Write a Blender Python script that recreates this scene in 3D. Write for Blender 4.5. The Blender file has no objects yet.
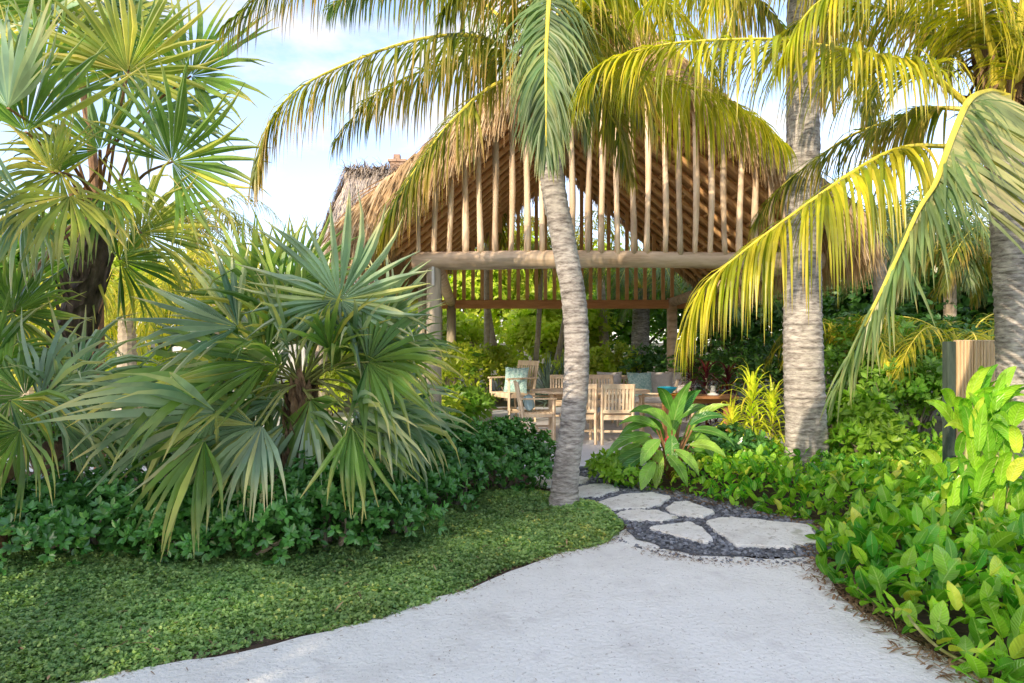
import bpy, math, random
import numpy as np
from mathutils import Vector, Matrix
random.seed(11); rng = np.random.default_rng(11)
SC = bpy.context.scene; COL = SC.collection
R = math.radians; PI = math.pi
F = 683.0; CX = 512.0; CY = 341.5; CH = 1.6

# ---------------------------------------------------------------- helpers
def at(px, py, d):
    return np.array([(px-CX)/F*d, d, CH+(CY-py)/F*d])
def gnd(px, py, z=0.0):
    d = (CH-z)*F/(py-CY)
    return np.array([(px-CX)/F*d, d, z])
def nrm(a):
    a = np.asarray(a, float)
    return a/np.maximum(np.linalg.norm(a, axis=-1, keepdims=True), 1e-9)

class MB:
    def __init__(s):
        s.v = []; s.f = []; s.t = []; s.a = []; s.m = []; s.c = []; s.n = 0
    def add(s, V, Fc, tint=0.5, along=0.0, mat=0, mid=0.0):
        V = np.asarray(V, np.float32).reshape(-1, 3); Fc = np.asarray(Fc, np.int32)
        if Fc.ndim == 1: Fc = Fc.reshape(1, -1)
        n = len(V)
        s.v.append(V); s.f.append(Fc+s.n); s.n += n
        s.t.append(np.broadcast_to(np.asarray(tint, np.float32), (n,)))
        s.a.append(np.broadcast_to(np.asarray(along, np.float32), (n,)))
        s.c.append(np.broadcast_to(np.asarray(mid, np.float32), (n,)))
        s.m.append(np.full(len(Fc), mat, np.int32))
    def mesh(s, name, mats, origin=(0, 0, 0), smooth=False):
        me = bpy.data.meshes.new(name)
        V = np.concatenate(s.v)-np.asarray(origin, np.float32)
        tot = np.concatenate([np.full(len(f), f.shape[1], np.int32) for f in s.f])
        loops = np.concatenate([f.ravel() for f in s.f]).astype(np.int32)
        start = np.concatenate([[0], np.cumsum(tot)[:-1]]).astype(np.int32)
        me.vertices.add(len(V)); me.vertices.foreach_set('co', V.astype(np.float32).ravel())
        me.loops.add(len(loops)); me.loops.foreach_set('vertex_index', loops)
        me.polygons.add(len(tot)); me.polygons.foreach_set('loop_start', start)
        me.polygons.foreach_set('loop_total', tot)
        me.polygons.foreach_set('material_index', np.concatenate(s.m))
        me.polygons.foreach_set('use_smooth', np.full(len(tot), smooth, bool))
        for nm, arr in (('tint', s.t), ('along', s.a), ('mid', s.c)):
            at_ = me.attributes.new(nm, 'FLOAT', 'POINT')
            at_.data.foreach_set('value', np.concatenate(arr).astype(np.float32))
        for m in (mats if isinstance(mats, (list, tuple)) else [mats]): me.materials.append(m)
        me.update(); me.validate()
        return me
    def build(s, name, mats, parent=None, smooth=False, loc=None):
        org = (0, 0, 0)
        if parent is not None: org = WORG[parent.name]
        elif loc is not None: org = loc
        o = bpy.data.objects.new(name, s.mesh(name, mats, org, smooth)); COL.objects.link(o)
        if parent is not None: o.parent = parent
        elif loc is not None: o.location = loc
        WORG[o.name] = tuple(float(q) for q in org)
        return o
WORG = {}
def tag(o, label=None, cat=None, group=None, kind=None):
    if label: o['label'] = label
    if cat: o['category'] = cat
    if group: o['group'] = group
    if kind: o['kind'] = kind
    return o
def thing(name, loc, label, cat, group=None):
    o = bpy.data.objects.new(name, None); COL.objects.link(o)
    o.location = tuple(float(c) for c in loc); o.empty_display_size = .1
    WORG[o.name] = tuple(float(c) for c in loc)
    return tag(o, label, cat, group)
def copy_tree(o, parent=None):
    c = o.copy(); COL.objects.link(c); c.parent = parent
    for ch in list(o.children): copy_tree(ch, c)
    return c

def box(mb, c, s, rz=0, rx=0, ry=0, bev=.006, mat=0, tint=.5):
    sx, sy, sz = s[0]/2, s[1]/2, s[2]/2
    b = min(bev, sx*.45, sy*.45, sz*.45)
    V = []
    for ax in range(3):
        pass
    pts = []
    for ix in (-1, 1):
        for iy in (-1, 1):
            for iz in (-1, 1):
                pts.append((ix*sx, iy*(sy-b), iz*(sz-b)))
                pts.append((ix*(sx-b), iy*sy, iz*(sz-b)))
                pts.append((ix*(sx-b), iy*(sy-b), iz*sz))
    def q(ix, iy, iz, k): return (((ix > 0)*2+(iy > 0))*2+(iz > 0))*3+k
    f4 = []; f3 = []
    for sg in (-1, 1):
        f4.append([q(sg, -1, -1, 0), q(sg, 1, -1, 0), q(sg, 1, 1, 0), q(sg, -1, 1, 0)])
        f4.append([q(-1, sg, -1, 1), q(1, sg, -1, 1), q(1, sg, 1, 1), q(-1, sg, 1, 1)])
        f4.append([q(-1, -1, sg, 2), q(1, -1, sg, 2), q(1, 1, sg, 2), q(-1, 1, sg, 2)])
        for s2 in (-1, 1):
            f4.append([q(sg, s2, -1, 0), q(sg, s2, 1, 0), q(sg, s2, 1, 1), q(sg, s2, -1, 1)])
            f4.append([q(sg, -1, s2, 0), q(sg, 1, s2, 0), q(sg, 1, s2, 2), q(sg, -1, s2, 2)])
            f4.append([q(-1, sg, s2, 1), q(1, sg, s2, 1), q(1, sg, s2, 2), q(-1, sg, s2, 2)])
            for s3 in (-1, 1): f3.append([q(sg, s2, s3, 0), q(sg, s2, s3, 1), q(sg, s2, s3, 2)])
    M = np.array((Matrix.Rotation(rz, 3, 'Z') @ Matrix.Rotation(ry, 3, 'Y') @ Matrix.Rotation(rx, 3, 'X')))
    V = np.array(pts) @ M.T+np.asarray(c)
    mb.add(V, f4, tint, 0, mat)
    mb.f.append(np.array(f3, np.int32)+mb.n-24); mb.m.append(np.full(8, mat, np.int32))

def frames(pts):
    T = nrm(np.gradient(pts, axis=0))
    ref = np.array([0, 0, 1.]) if abs(T[0][2]) < .9 else np.array([1., 0, 0])
    A = []; a = nrm(np.cross(T[0], ref))
    for t in T:
        a = nrm(a-t*np.dot(a, t)); A.append(a)
    A = np.array(A); B = np.cross(T, A)
    return T, A, B
def spline(ctrl, n):
    c = np.asarray(ctrl, float)
    if len(c) == 2: return c[0]+(c[1]-c[0])*np.linspace(0, 1, n)[:, None]
    p = np.vstack([2*c[0]-c[1], c, 2*c[-1]-c[-2]])
    out = []
    u = np.linspace(0, len(c)-1-1e-6, n)
    for x in u:
        i = int(x); t = x-i
        p0, p1, p2, p3 = p[i], p[i+1], p[i+2], p[i+3]
        out.append(.5*((2*p1)+(-p0+p2)*t+(2*p0-5*p1+4*p2-p3)*t*t+(-p0+3*p1-3*p2+p3)*t**3))
    return np.array(out)
def tube(mb, pts, rad, n=8, mat=0, tint=.5, flat=1.0, rmod=None, cap=True):
    pts = np.asarray(pts, float); m = len(pts)
    rad = np.broadcast_to(np.asarray(rad, float), (m,))
    T, A, B = frames(pts)
    th = np.linspace(0, 2*PI, n, endpoint=False)
    rr = rad[:, None]*np.ones((m, n))
    if rmod is not None: rr = rr*rmod(m, n)
    V = pts[:, None, :]+rr[..., None]*(np.cos(th)[None, :, None]*A[:, None, :]+flat*np.sin(th)[None, :, None]*B[:, None, :])
    i = np.arange(m-1)[:, None]; j = np.arange(n)[None, :]; j2 = (j+1) % n
    Fq = np.stack([i*n+j, i*n+j2, (i+1)*n+j2, (i+1)*n+j], -1).reshape(-1, 4)
    al = np.repeat(np.linspace(0, 1, m), n)
    mb.add(V.reshape(-1, 3), Fq, tint, al, mat)
    if cap:
        base = mb.n-m*n
        mb.f.append(np.array([[base+(m-1)*n+k for k in range(n)]], np.int32)); mb.m.append(np.array([mat], np.int32))
        mb.f.append(np.array([[base+k for k in range(n)][::-1]], np.int32)); mb.m.append(np.array([mat], np.int32))

PROF = {
 'lance': lambda s: np.clip(np.minimum(1, .45+s*4)*(1-s**2.2), .03, 1),
 'oval': lambda s: np.clip(np.sin(PI*np.clip(s, .02, .985)**.85)**.75, .06, 1),
 'blade': lambda s: np.clip((1-s**1.6), .03, 1)*np.minimum(1, .5+s*3),
 'paddle': lambda s: np.clip(np.sin(PI*np.clip(s, .03, .985)**.8)**.55, .1, 1),
 'straw': lambda s: np.clip(1-.75*s, .05, 1),
 'heart': lambda s: np.clip(np.minimum(1, .75+s*2.2)*(1-s**2.4)**.8, .05, 1),
}
def strips(mb, P, D, U, L, W, droop=0., S=4, prof='lance', fold=.2, tint=None, mat=0, wav=0., cols=3, curlv=None, al0=0., al1=1.):
    P = np.atleast_2d(P).astype(float); N = len(P)
    D = nrm(np.broadcast_to(D, (N, 3))); U = nrm(np.broadcast_to(U, (N, 3)))
    L = np.broadcast_to(np.asarray(L, float), (N,)); W = np.broadcast_to(np.asarray(W, float), (N,))
    dr = np.broadcast_to(np.asarray(droop, float), (N,))
    side = nrm(np.cross(D, U)+1e-6)
    if tint is None: tint = rng.random(N)
    tint = np.broadcast_to(tint, (N,))
    d = D.copy(); c = P.copy(); g = np.array([0, 0, -1.])
    if curlv is not None: g = curlv
    rows = []
    s_ = np.linspace(0, 1, S+1); wp = PROF[prof](s_)
    for k in range(S+1):
        n = nrm(np.cross(side, d))
        hw = (W*.5*wp[k])[:, None]
        wl = hw; off = 0
        e1 = e2 = 0
        if wav:
            e1 = (rng.random((N, 1))-.5)*wav*hw*2; e2 = (rng.random((N, 1))-.5)*wav*hw*2
        if cols == 3:
            rows.append(np.stack([c-side*hw*(1+e1*0)+n*(fold*hw+e1), c, c+side*hw+n*(fold*hw+e2)], 1))
        else:
            rows.append(np.stack([c-side*hw+n*e1, c+side*hw+n*e2], 1))
        if k < S:
            d = nrm(d+(dr/S)[:, None]*g*(1+k*.35))
            c = c+d*(L/S)[:, None]
    V = np.stack(rows, 1)             # N,S+1,cols,3
    i = (np.arange(N)*(S+1)*cols)[:, None, None]; k = np.arange(S)[None, :, None]; j = np.arange(cols-1)[None, None, :]
    a = i+k*cols+j
    Fq = np.stack([a, a+1, a+cols+1, a+cols], -1).reshape(-1, 4)
    al = np.broadcast_to((al0+(al1-al0)*s_)[None, :, None], (N, S+1, cols)).reshape(-1)
    tt = np.broadcast_to(tint[:, None, None], (N, S+1, cols)).reshape(-1)
    mid = np.broadcast_to((np.array([0, 1., 0]) if cols == 3 else np.array([0, 0.]))[None, None, :], (N, S+1, cols)).reshape(-1)
    mb.add(V.reshape(-1, 3), Fq, tt, al, mat, mid)

def rdir(n): return nrm(rng.normal(size=(n, 3)))
def perp(D):
    r = rdir(len(D)); return nrm(r-D*np.sum(r*D, 1, keepdims=True))

# ---------------------------------------------------------------- materials
def newmat(name):
    m = bpy.data.materials.new(name); m.use_nodes = True
    nt = m.node_tree; nt.nodes.clear()
    out = nt.nodes.new('ShaderNodeOutputMaterial')
    return m, nt, nt.nodes.new, lambda a, b: nt.links.new(a, b), out
def ramp(nd, stops):
    cr = nd.color_ramp
    while len(cr.elements) < len(stops): cr.elements.new(.5)
    for e, (p, c) in zip(cr.elements, stops):
        e.position = p; e.color = (c[0], c[1], c[2], 1)
def mixc(new, link, fac, a, b, mode='MIX'):
    n = new('ShaderNodeMix'); n.data_type = 'RGBA'; n.blend_type = mode
    for sock, v in ((n.inputs[0], fac), (n.inputs[6], a), (n.inputs[7], b)):
        if hasattr(v, 'node'): link(v, sock)
        elif isinstance(v, (int, float)): sock.default_value = v
        else: sock.default_value = (v[0], v[1], v[2], 1)
    return n.outputs[2]
def leafmat(name, c1, c2, tip=None, tip_at=.75, rough=.45, trans=.4, tcol=None, third=None, spec=.4, nscale=3., tipmask=.5, midrib=None, veins=0):
    m, nt, new, link, out = newmat(name)
    at1 = new('ShaderNodeAttribute'); at1.attribute_name = 'tint'
    at2 = new('ShaderNodeAttribute'); at2.attribute_name = 'along'
    r = new('ShaderNodeValToRGB'); link(at1.outputs['Fac'], r.inputs[0])
    ramp(r, [(0, c1), (.85, c2), (1, third or c2)])
    tc = new('ShaderNodeTexCoord'); nz = new('ShaderNodeTexNoise'); nz.inputs['Scale'].default_value = nscale; nz.inputs['Detail'].default_value = 4
    link(tc.outputs['Object'], nz.inputs['Vector'])
    mr = new('ShaderNodeMapRange'); link(nz.outputs[0], mr.inputs[0]); mr.inputs[1].default_value = .35; mr.inputs[2].default_value = .7
    mr.inputs[3].default_value = .62; mr.inputs[4].default_value = 1.25
    cc = mixc(new, link, 1.0, r.outputs[0], mr.outputs[0], 'MULTIPLY')
    if tip:
        mp = new('ShaderNodeMapRange'); link(at2.outputs['Fac'], mp.inputs[0]); mp.inputs[1].default_value = tip_at; mp.inputs[2].default_value = 1.0
        mm = new('ShaderNodeMath'); mm.operation = 'MULTIPLY'; link(mp.outputs[0], mm.inputs[0])
        n2 = new('ShaderNodeMapRange'); link(nz.outputs[0], n2.inputs[0]); n2.inputs[1].default_value = tipmask-.08; n2.inputs[2].default_value = tipmask+.08
        link(n2.outputs[0], mm.inputs[1])
        cc = mixc(new, link, mm.outputs[0], cc, tip)
    bmp = None
    if midrib:
        am = new('ShaderNodeAttribute'); am.attribute_name = 'mid'
        mk = new('ShaderNodeMapRange'); link(am.outputs['Fac'], mk.inputs[0]); mk.inputs[1].default_value = .88; mk.inputs[2].default_value = .97; mk.inputs[4].default_value = .45
        cc = mixc(new, link, mk.outputs[0], cc, midrib)
    if veins:
        am2 = new('ShaderNodeAttribute'); am2.attribute_name = 'mid'
        x1 = new('ShaderNodeMath'); x1.operation = 'MULTIPLY_ADD'; link(am2.outputs['Fac'], x1.inputs[0]); x1.inputs[1].default_value = .22; link(at2.outputs['Fac'], x1.inputs[2])
        x2 = new('ShaderNodeMath'); x2.operation = 'MULTIPLY'; link(x1.outputs[0], x2.inputs[0]); x2.inputs[1].default_value = veins*6.283
        x3 = new('ShaderNodeMath'); x3.operation = 'SINE'; link(x2.outputs[0], x3.inputs[0])
        bmp = new('ShaderNodeBump'); bmp.inputs['Strength'].default_value = .35; bmp.inputs['Distance'].default_value = .006; link(x3.outputs[0], bmp.inputs['Height'])
        x4 = new('ShaderNodeMapRange'); link(x3.outputs[0], x4.inputs[0]); x4.inputs[1].default_value = -1; x4.inputs[3].default_value = .92; x4.inputs[4].default_value = 1.05
        cc = mixc(new, link, 1.0, cc, x4.outputs[0], 'MULTIPLY')
    p = new('ShaderNodeBsdfPrincipled'); link(cc, p.inputs['Base Color']); p.inputs['Roughness'].default_value = rough
    p.inputs['Specular IOR Level'].default_value = spec
    if bmp: link(bmp.outputs[0], p.inputs['Normal'])
    tr = new('ShaderNodeBsdfTranslucent')
    tcc = mixc(new, link, 1.0, cc, tcol or (1.35, 1.6, .55), 'MULTIPLY'); link(tcc, tr.inputs[0])
    mx = new('ShaderNodeMixShader'); mx.inputs[0].default_value = trans
    link(p.outputs[0], mx.inputs[1]); link(tr.outputs[0], mx.inputs[2]); link(mx.outputs[0], out.inputs[0])
    return m
def surf(name, stops, scale=4., rough=.8, bump=.3, bscale=None, stretch=(1, 1, 1), detail=8, spec=.3, dist=.02, second=None, tintmix=None):
    m, nt, new, link, out = newmat(name)
    tc = new('ShaderNodeTexCoord'); mp = new('ShaderNodeMapping'); mp.inputs['Scale'].default_value = stretch
    link(tc.outputs['Object'], mp.inputs[0])
    nz = new('ShaderNodeTexNoise'); nz.inputs['Scale'].default_value = scale; nz.inputs['Detail'].default_value = detail; nz.inputs['Roughness'].default_value = .62
    link(mp.outputs[0], nz.inputs['Vector'])
    r = new('ShaderNodeValToRGB'); link(nz.outputs[0], r.inputs[0]); ramp(r, stops)
    cc = r.outputs[0]
    if second:   # (scale, lo, hi, colour) darker/lighter blotches
        for (s2, lo, hi, c2) in second:
            n2 = new('ShaderNodeTexNoise'); n2.inputs['Scale'].default_value = s2; n2.inputs['Detail'].default_value = 6
            link(mp.outputs[0], n2.inputs['Vector'])
            m2 = new('ShaderNodeMapRange'); link(n2.outputs[0], m2.inputs[0]); m2.inputs[1].default_value = lo; m2.inputs[2].default_value = hi
            cc = mixc(new, link, m2.outputs[0], cc, c2)
    if tintmix:
        a = new('ShaderNodeAttribute'); a.attribute_name = 'tint'
        mr = new('ShaderNodeMapRange'); link(a.outputs['Fac'], mr.inputs[0]); mr.inputs[3].default_value = tintmix[0]; mr.inputs[4].default_value = tintmix[1]
        cc = mixc(new, link, 1.0, cc, mr.outputs[0], 'MULTIPLY')
    p = new('ShaderNodeBsdfPrincipled'); link(cc, p.inputs['Base Color']); p.inputs['Roughness'].default_value = rough
    p.inputs['Specular IOR Level'].default_value = spec
    if bump:
        nb = new('ShaderNodeTexNoise'); nb.inputs['Scale'].default_value = bscale or scale*4; nb.inputs['Detail'].default_value = 8
        link(mp.outputs[0], nb.inputs['Vector'])
        b = new('ShaderNodeBump'); b.inputs['Strength'].default_value = bump; b.inputs['Distance'].default_value = dist
        link(nb.outputs[0], b.inputs['Height']); link(b.outputs[0], p.inputs['Normal'])
    link(p.outputs[0], out.inputs[0])
    return m

M = {}
M['coco_leaf'] = leafmat('coconut_leaflet', (.10, .19, .02), (.40, .39, .04), tip=(.50, .28, .09), tip_at=.32, third=(.66, .44, .10), rough=.34, trans=.42, nscale=2.5, tipmask=.44, spec=.5)
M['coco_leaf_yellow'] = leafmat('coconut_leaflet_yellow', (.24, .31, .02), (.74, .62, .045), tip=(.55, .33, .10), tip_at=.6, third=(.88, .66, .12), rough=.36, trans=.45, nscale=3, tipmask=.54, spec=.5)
M['coco_leaf_shaded'] = leafmat('coconut_leaflet_shaded', (.13, .23, .09), (.26, .34, .12), tip=(.36, .28, .10), tip_at=.6, third=(.36, .36, .12), rough=.38, trans=.35, nscale=3)  # bluish shade of the hanging fronds put into the leaflet colour
M['coco_leaf_straw'] = leafmat('coconut_leaflet_straw', (.26, .32, .13), (.50, .48, .20), tip=(.55, .42, .22), tip_at=.5, third=(.66, .56, .30), rough=.35, trans=.3, nscale=3)
M['rachis'] = surf('frond_rachis', [(.3, (.52, .46, .05)), (.6, (.80, .66, .09)), (.8, (.70, .50, .14))], scale=6, rough=.4, bump=.1)
M['fan_silver'] = leafmat('silver_fan_leaf', (.09, .22, .12), (.46, .60, .36), tip=(.75, .62, .28), tip_at=.5, third=(.66, .68, .24), rough=.28, trans=.25, tcol=(1.2, 1.5, .6), nscale=2.6, tipmask=.5, spec=.55)
M['fan_green'] = leafmat('green_fan_leaf', (.06, .17, .04), (.32, .48, .10), tip=(.72, .58, .20), tip_at=.55, third=(.70, .64, .12), rough=.28, trans=.35, nscale=2.6, tipmask=.5, spec=.55)
M['fan_sunlit'] = leafmat('sunlit_fan_leaf', (.18, .28, .05), (.56, .56, .14), tip=(.75, .58, .24), tip_at=.5, third=(.78, .66, .18), rough=.33, trans=.4, nscale=2.6)  # yellow fan leaf with sunlight put into its colour
M['fan_stalk'] = surf('fan_stalk', [(.3, (.16, .20, .05)), (.7, (.32, .32, .10))], scale=5, rough=.5, bump=.1)
M['stalk_brown'] = surf('brown_leaf_stalk', [(.3, (.16, .08, .035)), (.7, (.36, .20, .09))], scale=8, rough=.6, bump=.2)
M['hedge_leaf'] = leafmat('glossy_hedge_leaf', (.04, .15, .045), (.17, .44, .09), third=(.55, .86, .16), rough=.22, trans=.2, spec=.6, nscale=5)
M['lime_leaf'] = leafmat('lime_leaf', midrib=(.6, .72, .2), c1=(.16, .38, .03), c2=(.36, .58, .05), third=(.42, .48, .04), rough=.35, trans=.4, nscale=2)
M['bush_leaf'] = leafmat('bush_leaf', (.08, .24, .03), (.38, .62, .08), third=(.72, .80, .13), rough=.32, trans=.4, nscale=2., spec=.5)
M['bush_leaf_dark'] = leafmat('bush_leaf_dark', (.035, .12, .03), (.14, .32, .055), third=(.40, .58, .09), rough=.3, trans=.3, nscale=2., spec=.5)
M['bush_leaf_sunlit'] = leafmat('bush_leaf_sunlit', (.42, .56, .06), (.78, .80, .12), third=(.9, .84, .2), rough=.4, trans=.45, nscale=1.)  # pale gold puts sunlight into the leaf colour of bushes standing in shadow
M['phil_leaf'] = leafmat('philodendron_leaf', (.08, .34, .03), (.46, .78, .06), tip=(.72, .52, .10), tip_at=.8, tipmask=.62, third=(.85, .86, .12), midrib=(.62, .78, .22), veins=10, rough=.2, trans=.35, spec=.55, nscale=4)
M['paddle_leaf'] = leafmat('paddle_leaf', (.06, .23, .04), (.30, .56, .08), third=(.66, .76, .12), midrib=(.45, .62, .20), veins=11, rough=.22, trans=.3, spec=.55, nscale=6)
M['gold_blade'] = leafmat('golden_blade', (.62, .76, .05), (.92, .90, .08), tip=(.8, .6, .08), third=(.85, .68, .08), rough=.4, trans=.4)
M['red_blade'] = leafmat('burgundy_blade', (.06, .012, .018), (.16, .03, .03), third=(.10, .12, .03), rough=.35, trans=.3, tcol=(1.8, .8, .7))
M['silver_blade'] = leafmat('silver_blade', (.16, .24, .20), (.28, .38, .32), rough=.45, trans=.15)
M['cover_leaf'] = leafmat('creeping_leaf', (.15, .30, .09), (.44, .60, .18), third=(.84, .80, .20), rough=.5, trans=.2, nscale=.9)
M['straw'] = leafmat('thatch_straw', (.40, .25, .12), (.74, .54, .31), third=(.88, .70, .46), rough=.75, trans=.12, tcol=(1.2, .9, .5), spec=.15, nscale=5)
M['straw_grey'] = leafmat('weathered_thatch', (.36, .30, .25), (.62, .54, .45), third=(.80, .60, .36), rough=.8, trans=.05, tcol=(1, .9, .7), spec=.1, nscale=5)
M['thatch_under'] = surf('thatch_underside', [(.3, (.34, .17, .07)), (.55, (.62, .35, .16)), (.75, (.80, .52, .26))], scale=5, stretch=(1, 8, 1), rough=.9, bump=.6, bscale=20)
M['dry'] = leafmat('dry_litter', (.20, .11, .06), (.42, .27, .15), rough=.8, trans=.1, tcol=(1, .8, .5), spec=.1)
M['bark'] = surf('bark', [(.3, (.14, .11, .08)), (.7, (.34, .29, .22))], scale=6, stretch=(1, 1, .25), rough=.85, bump=.6, bscale=18)
M['bark_pale'] = surf('pale_bark', [(.3, (.34, .27, .20)), (.7, (.55, .47, .38))], scale=5, stretch=(1, 1, 3), rough=.8, bump=.4)
M['boots'] = surf('palm_boots', [(.3, (.04, .03, .022)), (.6, (.16, .12, .09)), (.75, (.34, .27, .20))], scale=9, stretch=(2, 2, .5), rough=.85, bump=.6)
M['fibre'] = surf('palm_fibre', [(.3, (.12, .07, .04)), (.7, (.40, .26, .15))], scale=10, stretch=(3, 3, .6), rough=.9, bump=.7)
M['teak'] = surf('silvered_teak', [(.3, (.64, .46, .30)), (.55, (.82, .64, .45)), (.75, (.90, .76, .58))], scale=5, stretch=(3, 3, 1), rough=.6, bump=.15, dist=.004)
M['teak_red'] = surf('oiled_red_wood', [(.3, (.30, .13, .05)), (.7, (.50, .25, .11))], scale=5, stretch=(1, 4, 4), rough=.45, bump=.1, dist=.004)
M['log'] = surf('weathered_log', [(.3, (.40, .27, .17)), (.5, (.64, .47, .32)), (.75, (.80, .63, .47))], scale=2.6, stretch=(.6, 4, 4), rough=.75, bump=.5, bscale=9, dist=.012, second=[(1.6, .55, .75, (.30, .24, .17))])
M['post'] = surf('weathered_post', [(.3, (.24, .21, .15)), (.5, (.42, .36, .26)), (.75, (.54, .44, .32))], scale=3, stretch=(4, 4, .5), rough=.8, bump=.5, bscale=9, dist=.012)
M['slat'] = surf('pole_slat', [(.3, (.66, .44, .27)), (.5, (.88, .66, .45)), (.75, (.93, .76, .57))], scale=4, stretch=(3, 3, .6), rough=.7, bump=.4, dist=.008, tintmix=(.62, 1.12))
M['rafter'] = surf('brown_rafter', [(.3, (.64, .34, .14)), (.7, (.88, .56, .28))], scale=4, stretch=(1, 3, 1), rough=.7, bump=.3, dist=.008)
M['rail'] = surf('stained_beam', [(.3, (.46, .20, .08)), (.7, (.70, .36, .16))], scale=3, stretch=(.6, 4, 4), rough=.6, bump=.2, dist=.006)
M['board'] = surf('ribbed_board', [(.3, (.42, .27, .15)), (.5, (.72, .52, .31)), (.75, (.84, .66, .44))], scale=3.5, stretch=(14, 14, .35), rough=.8, bump=.7, bscale=6, dist=.02)
M['slate_paint'] = surf('weathered_green_board', [(.3, (.035, .055, .045)), (.7, (.09, .12, .10))], scale=6, stretch=(3, 3, .6), rough=.8, bump=.3)
M['sand'] = surf('sand', [(.3, (.80, .765, .69)), (.5, (.90, .87, .79)), (.7, (.94, .91, .835))], scale=2.2, rough=.95, bump=.9, bscale=38, dist=.02, spec=.1,
                 second=[(28, .66, .74, (.56, .50, .43)), (1.1, .55, .85, (.72, .68, .61)), (70, .64, .70, (.46, .43, .38)), (4, .60, .75, (.74, .70, .64))])
M['yard'] = surf('yard_sand', [(.3, (.62, .60, .56)), (.7, (.78, .76, .72))], scale=3, rough=.95, bump=.3, bscale=40)
M['deck'] = surf('concrete', [(.3, (.60, .62, .66)), (.5, (.70, .71, .74)), (.7, (.76, .77, .79))], scale=1.6, rough=.8, bump=.15, bscale=60, dist=.004)
M['deck_edge'] = surf('dark_kerb', [(.3, (.07, .08, .10)), (.7, (.16, .17, .20))], scale=8, rough=.7, bump=.3)
M['soil'] = surf('mulch', [(.3, (.035, .022, .014)), (.6, (.10, .065, .04)), (.75, (.2, .13, .08))], scale=14, rough=.95, bump=.8, bscale=40)
M['ground'] = surf('ground', [(.3, (.06, .06, .02)), (.7, (.16, .13, .06))], scale=1.5, rough=.95, bump=.3)
M['gravel_bed'] = surf('gravel_bed', [(.3, (.07, .073, .08)), (.7, (.18, .185, .20))], scale=30, rough=.9, bump=.8, bscale=60)
M['lava'] = surf('dark_gravel', [(.3, (.09, .095, .11)), (.7, (.27, .28, .30))], scale=30, rough=.75, bump=.6, bscale=80, dist=.004, tintmix=(.5, 1.6))
M['stone'] = surf('coral_stone', [(.3, (.68, .64, .57)), (.5, (.86, .83, .76)), (.7, (.90, .87, .81))], scale=5, rough=.9, bump=.9, bscale=26, dist=.02,
                  second=[(14, .62, .72, (.46, .41, .34)), (45, .62, .70, (.32, .28, .23)), (5, .62, .72, (.56, .54, .44))])
M['cushion_teal'] = surf('patterned_teal_fabric', [(.42, (.30, .52, .50)), (.5, (.62, .78, .74)), (.58, (.34, .56, .54))], scale=16, rough=.9, bump=.1, detail=2)
M['cushion_blue'] = surf('pale_blue_fabric', [(.3, (.42, .62, .68)), (.7, (.52, .70, .76))], scale=20, rough=.9, bump=.1)
M['cushion_grey'] = surf('taupe_fabric', [(.3, (.56, .53, .51)), (.7, (.68, .65, .63))], scale=30, rough=.95, bump=.2)
M['turq'] = surf('turquoise_glaze', [(.3, (.02, .36, .52)), (.7, (.04, .48, .62))], scale=5, rough=.2, bump=0)
M['orange'] = surf('orange_glaze', [(.3, (.75, .28, .03)), (.7, (.85, .38, .05))], scale=8, rough=.4, bump=0)
M['white'] = surf('white_ceramic', [(.3, (.66, .64, .60)), (.7, (.76, .74, .70))], scale=8, rough=.4, bump=0)
M['white_wall'] = surf('white_render', [(.3, (.62, .61, .60)), (.7, (.74, .73, .72))], scale=3, rough=.9, bump=.1)
M['brick'] = surf('terracotta', [(.3, (.34, .22, .15)), (.7, (.48, .34, .25))], scale=8, rough=.9, bump=.3)
M['red_flower'] = surf('red_bract', [(.3, (.5, .02, .04)), (.7, (.7, .04, .08))], scale=8, rough=.4, bump=0)
M['vine_stem'] = surf('vine_stem', [(.3, (.30, .32, .10)), (.7, (.50, .46, .20))], scale=8, rough=.6, bump=.2)
def glassmat():
    m, nt, new, link, out = newmat('lantern_glass')
    p = new('ShaderNodeBsdfPrincipled'); p.inputs['Base Color'].default_value = (.95, .97, .97, 1)
    p.inputs['Roughness'].default_value = .05; p.inputs['Transmission Weight'].default_value = 1; p.inputs['IOR'].default_value = 1.2
    link(p.outputs[0], out.inputs[0]); return m
M['glass'] = glassmat()
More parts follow.
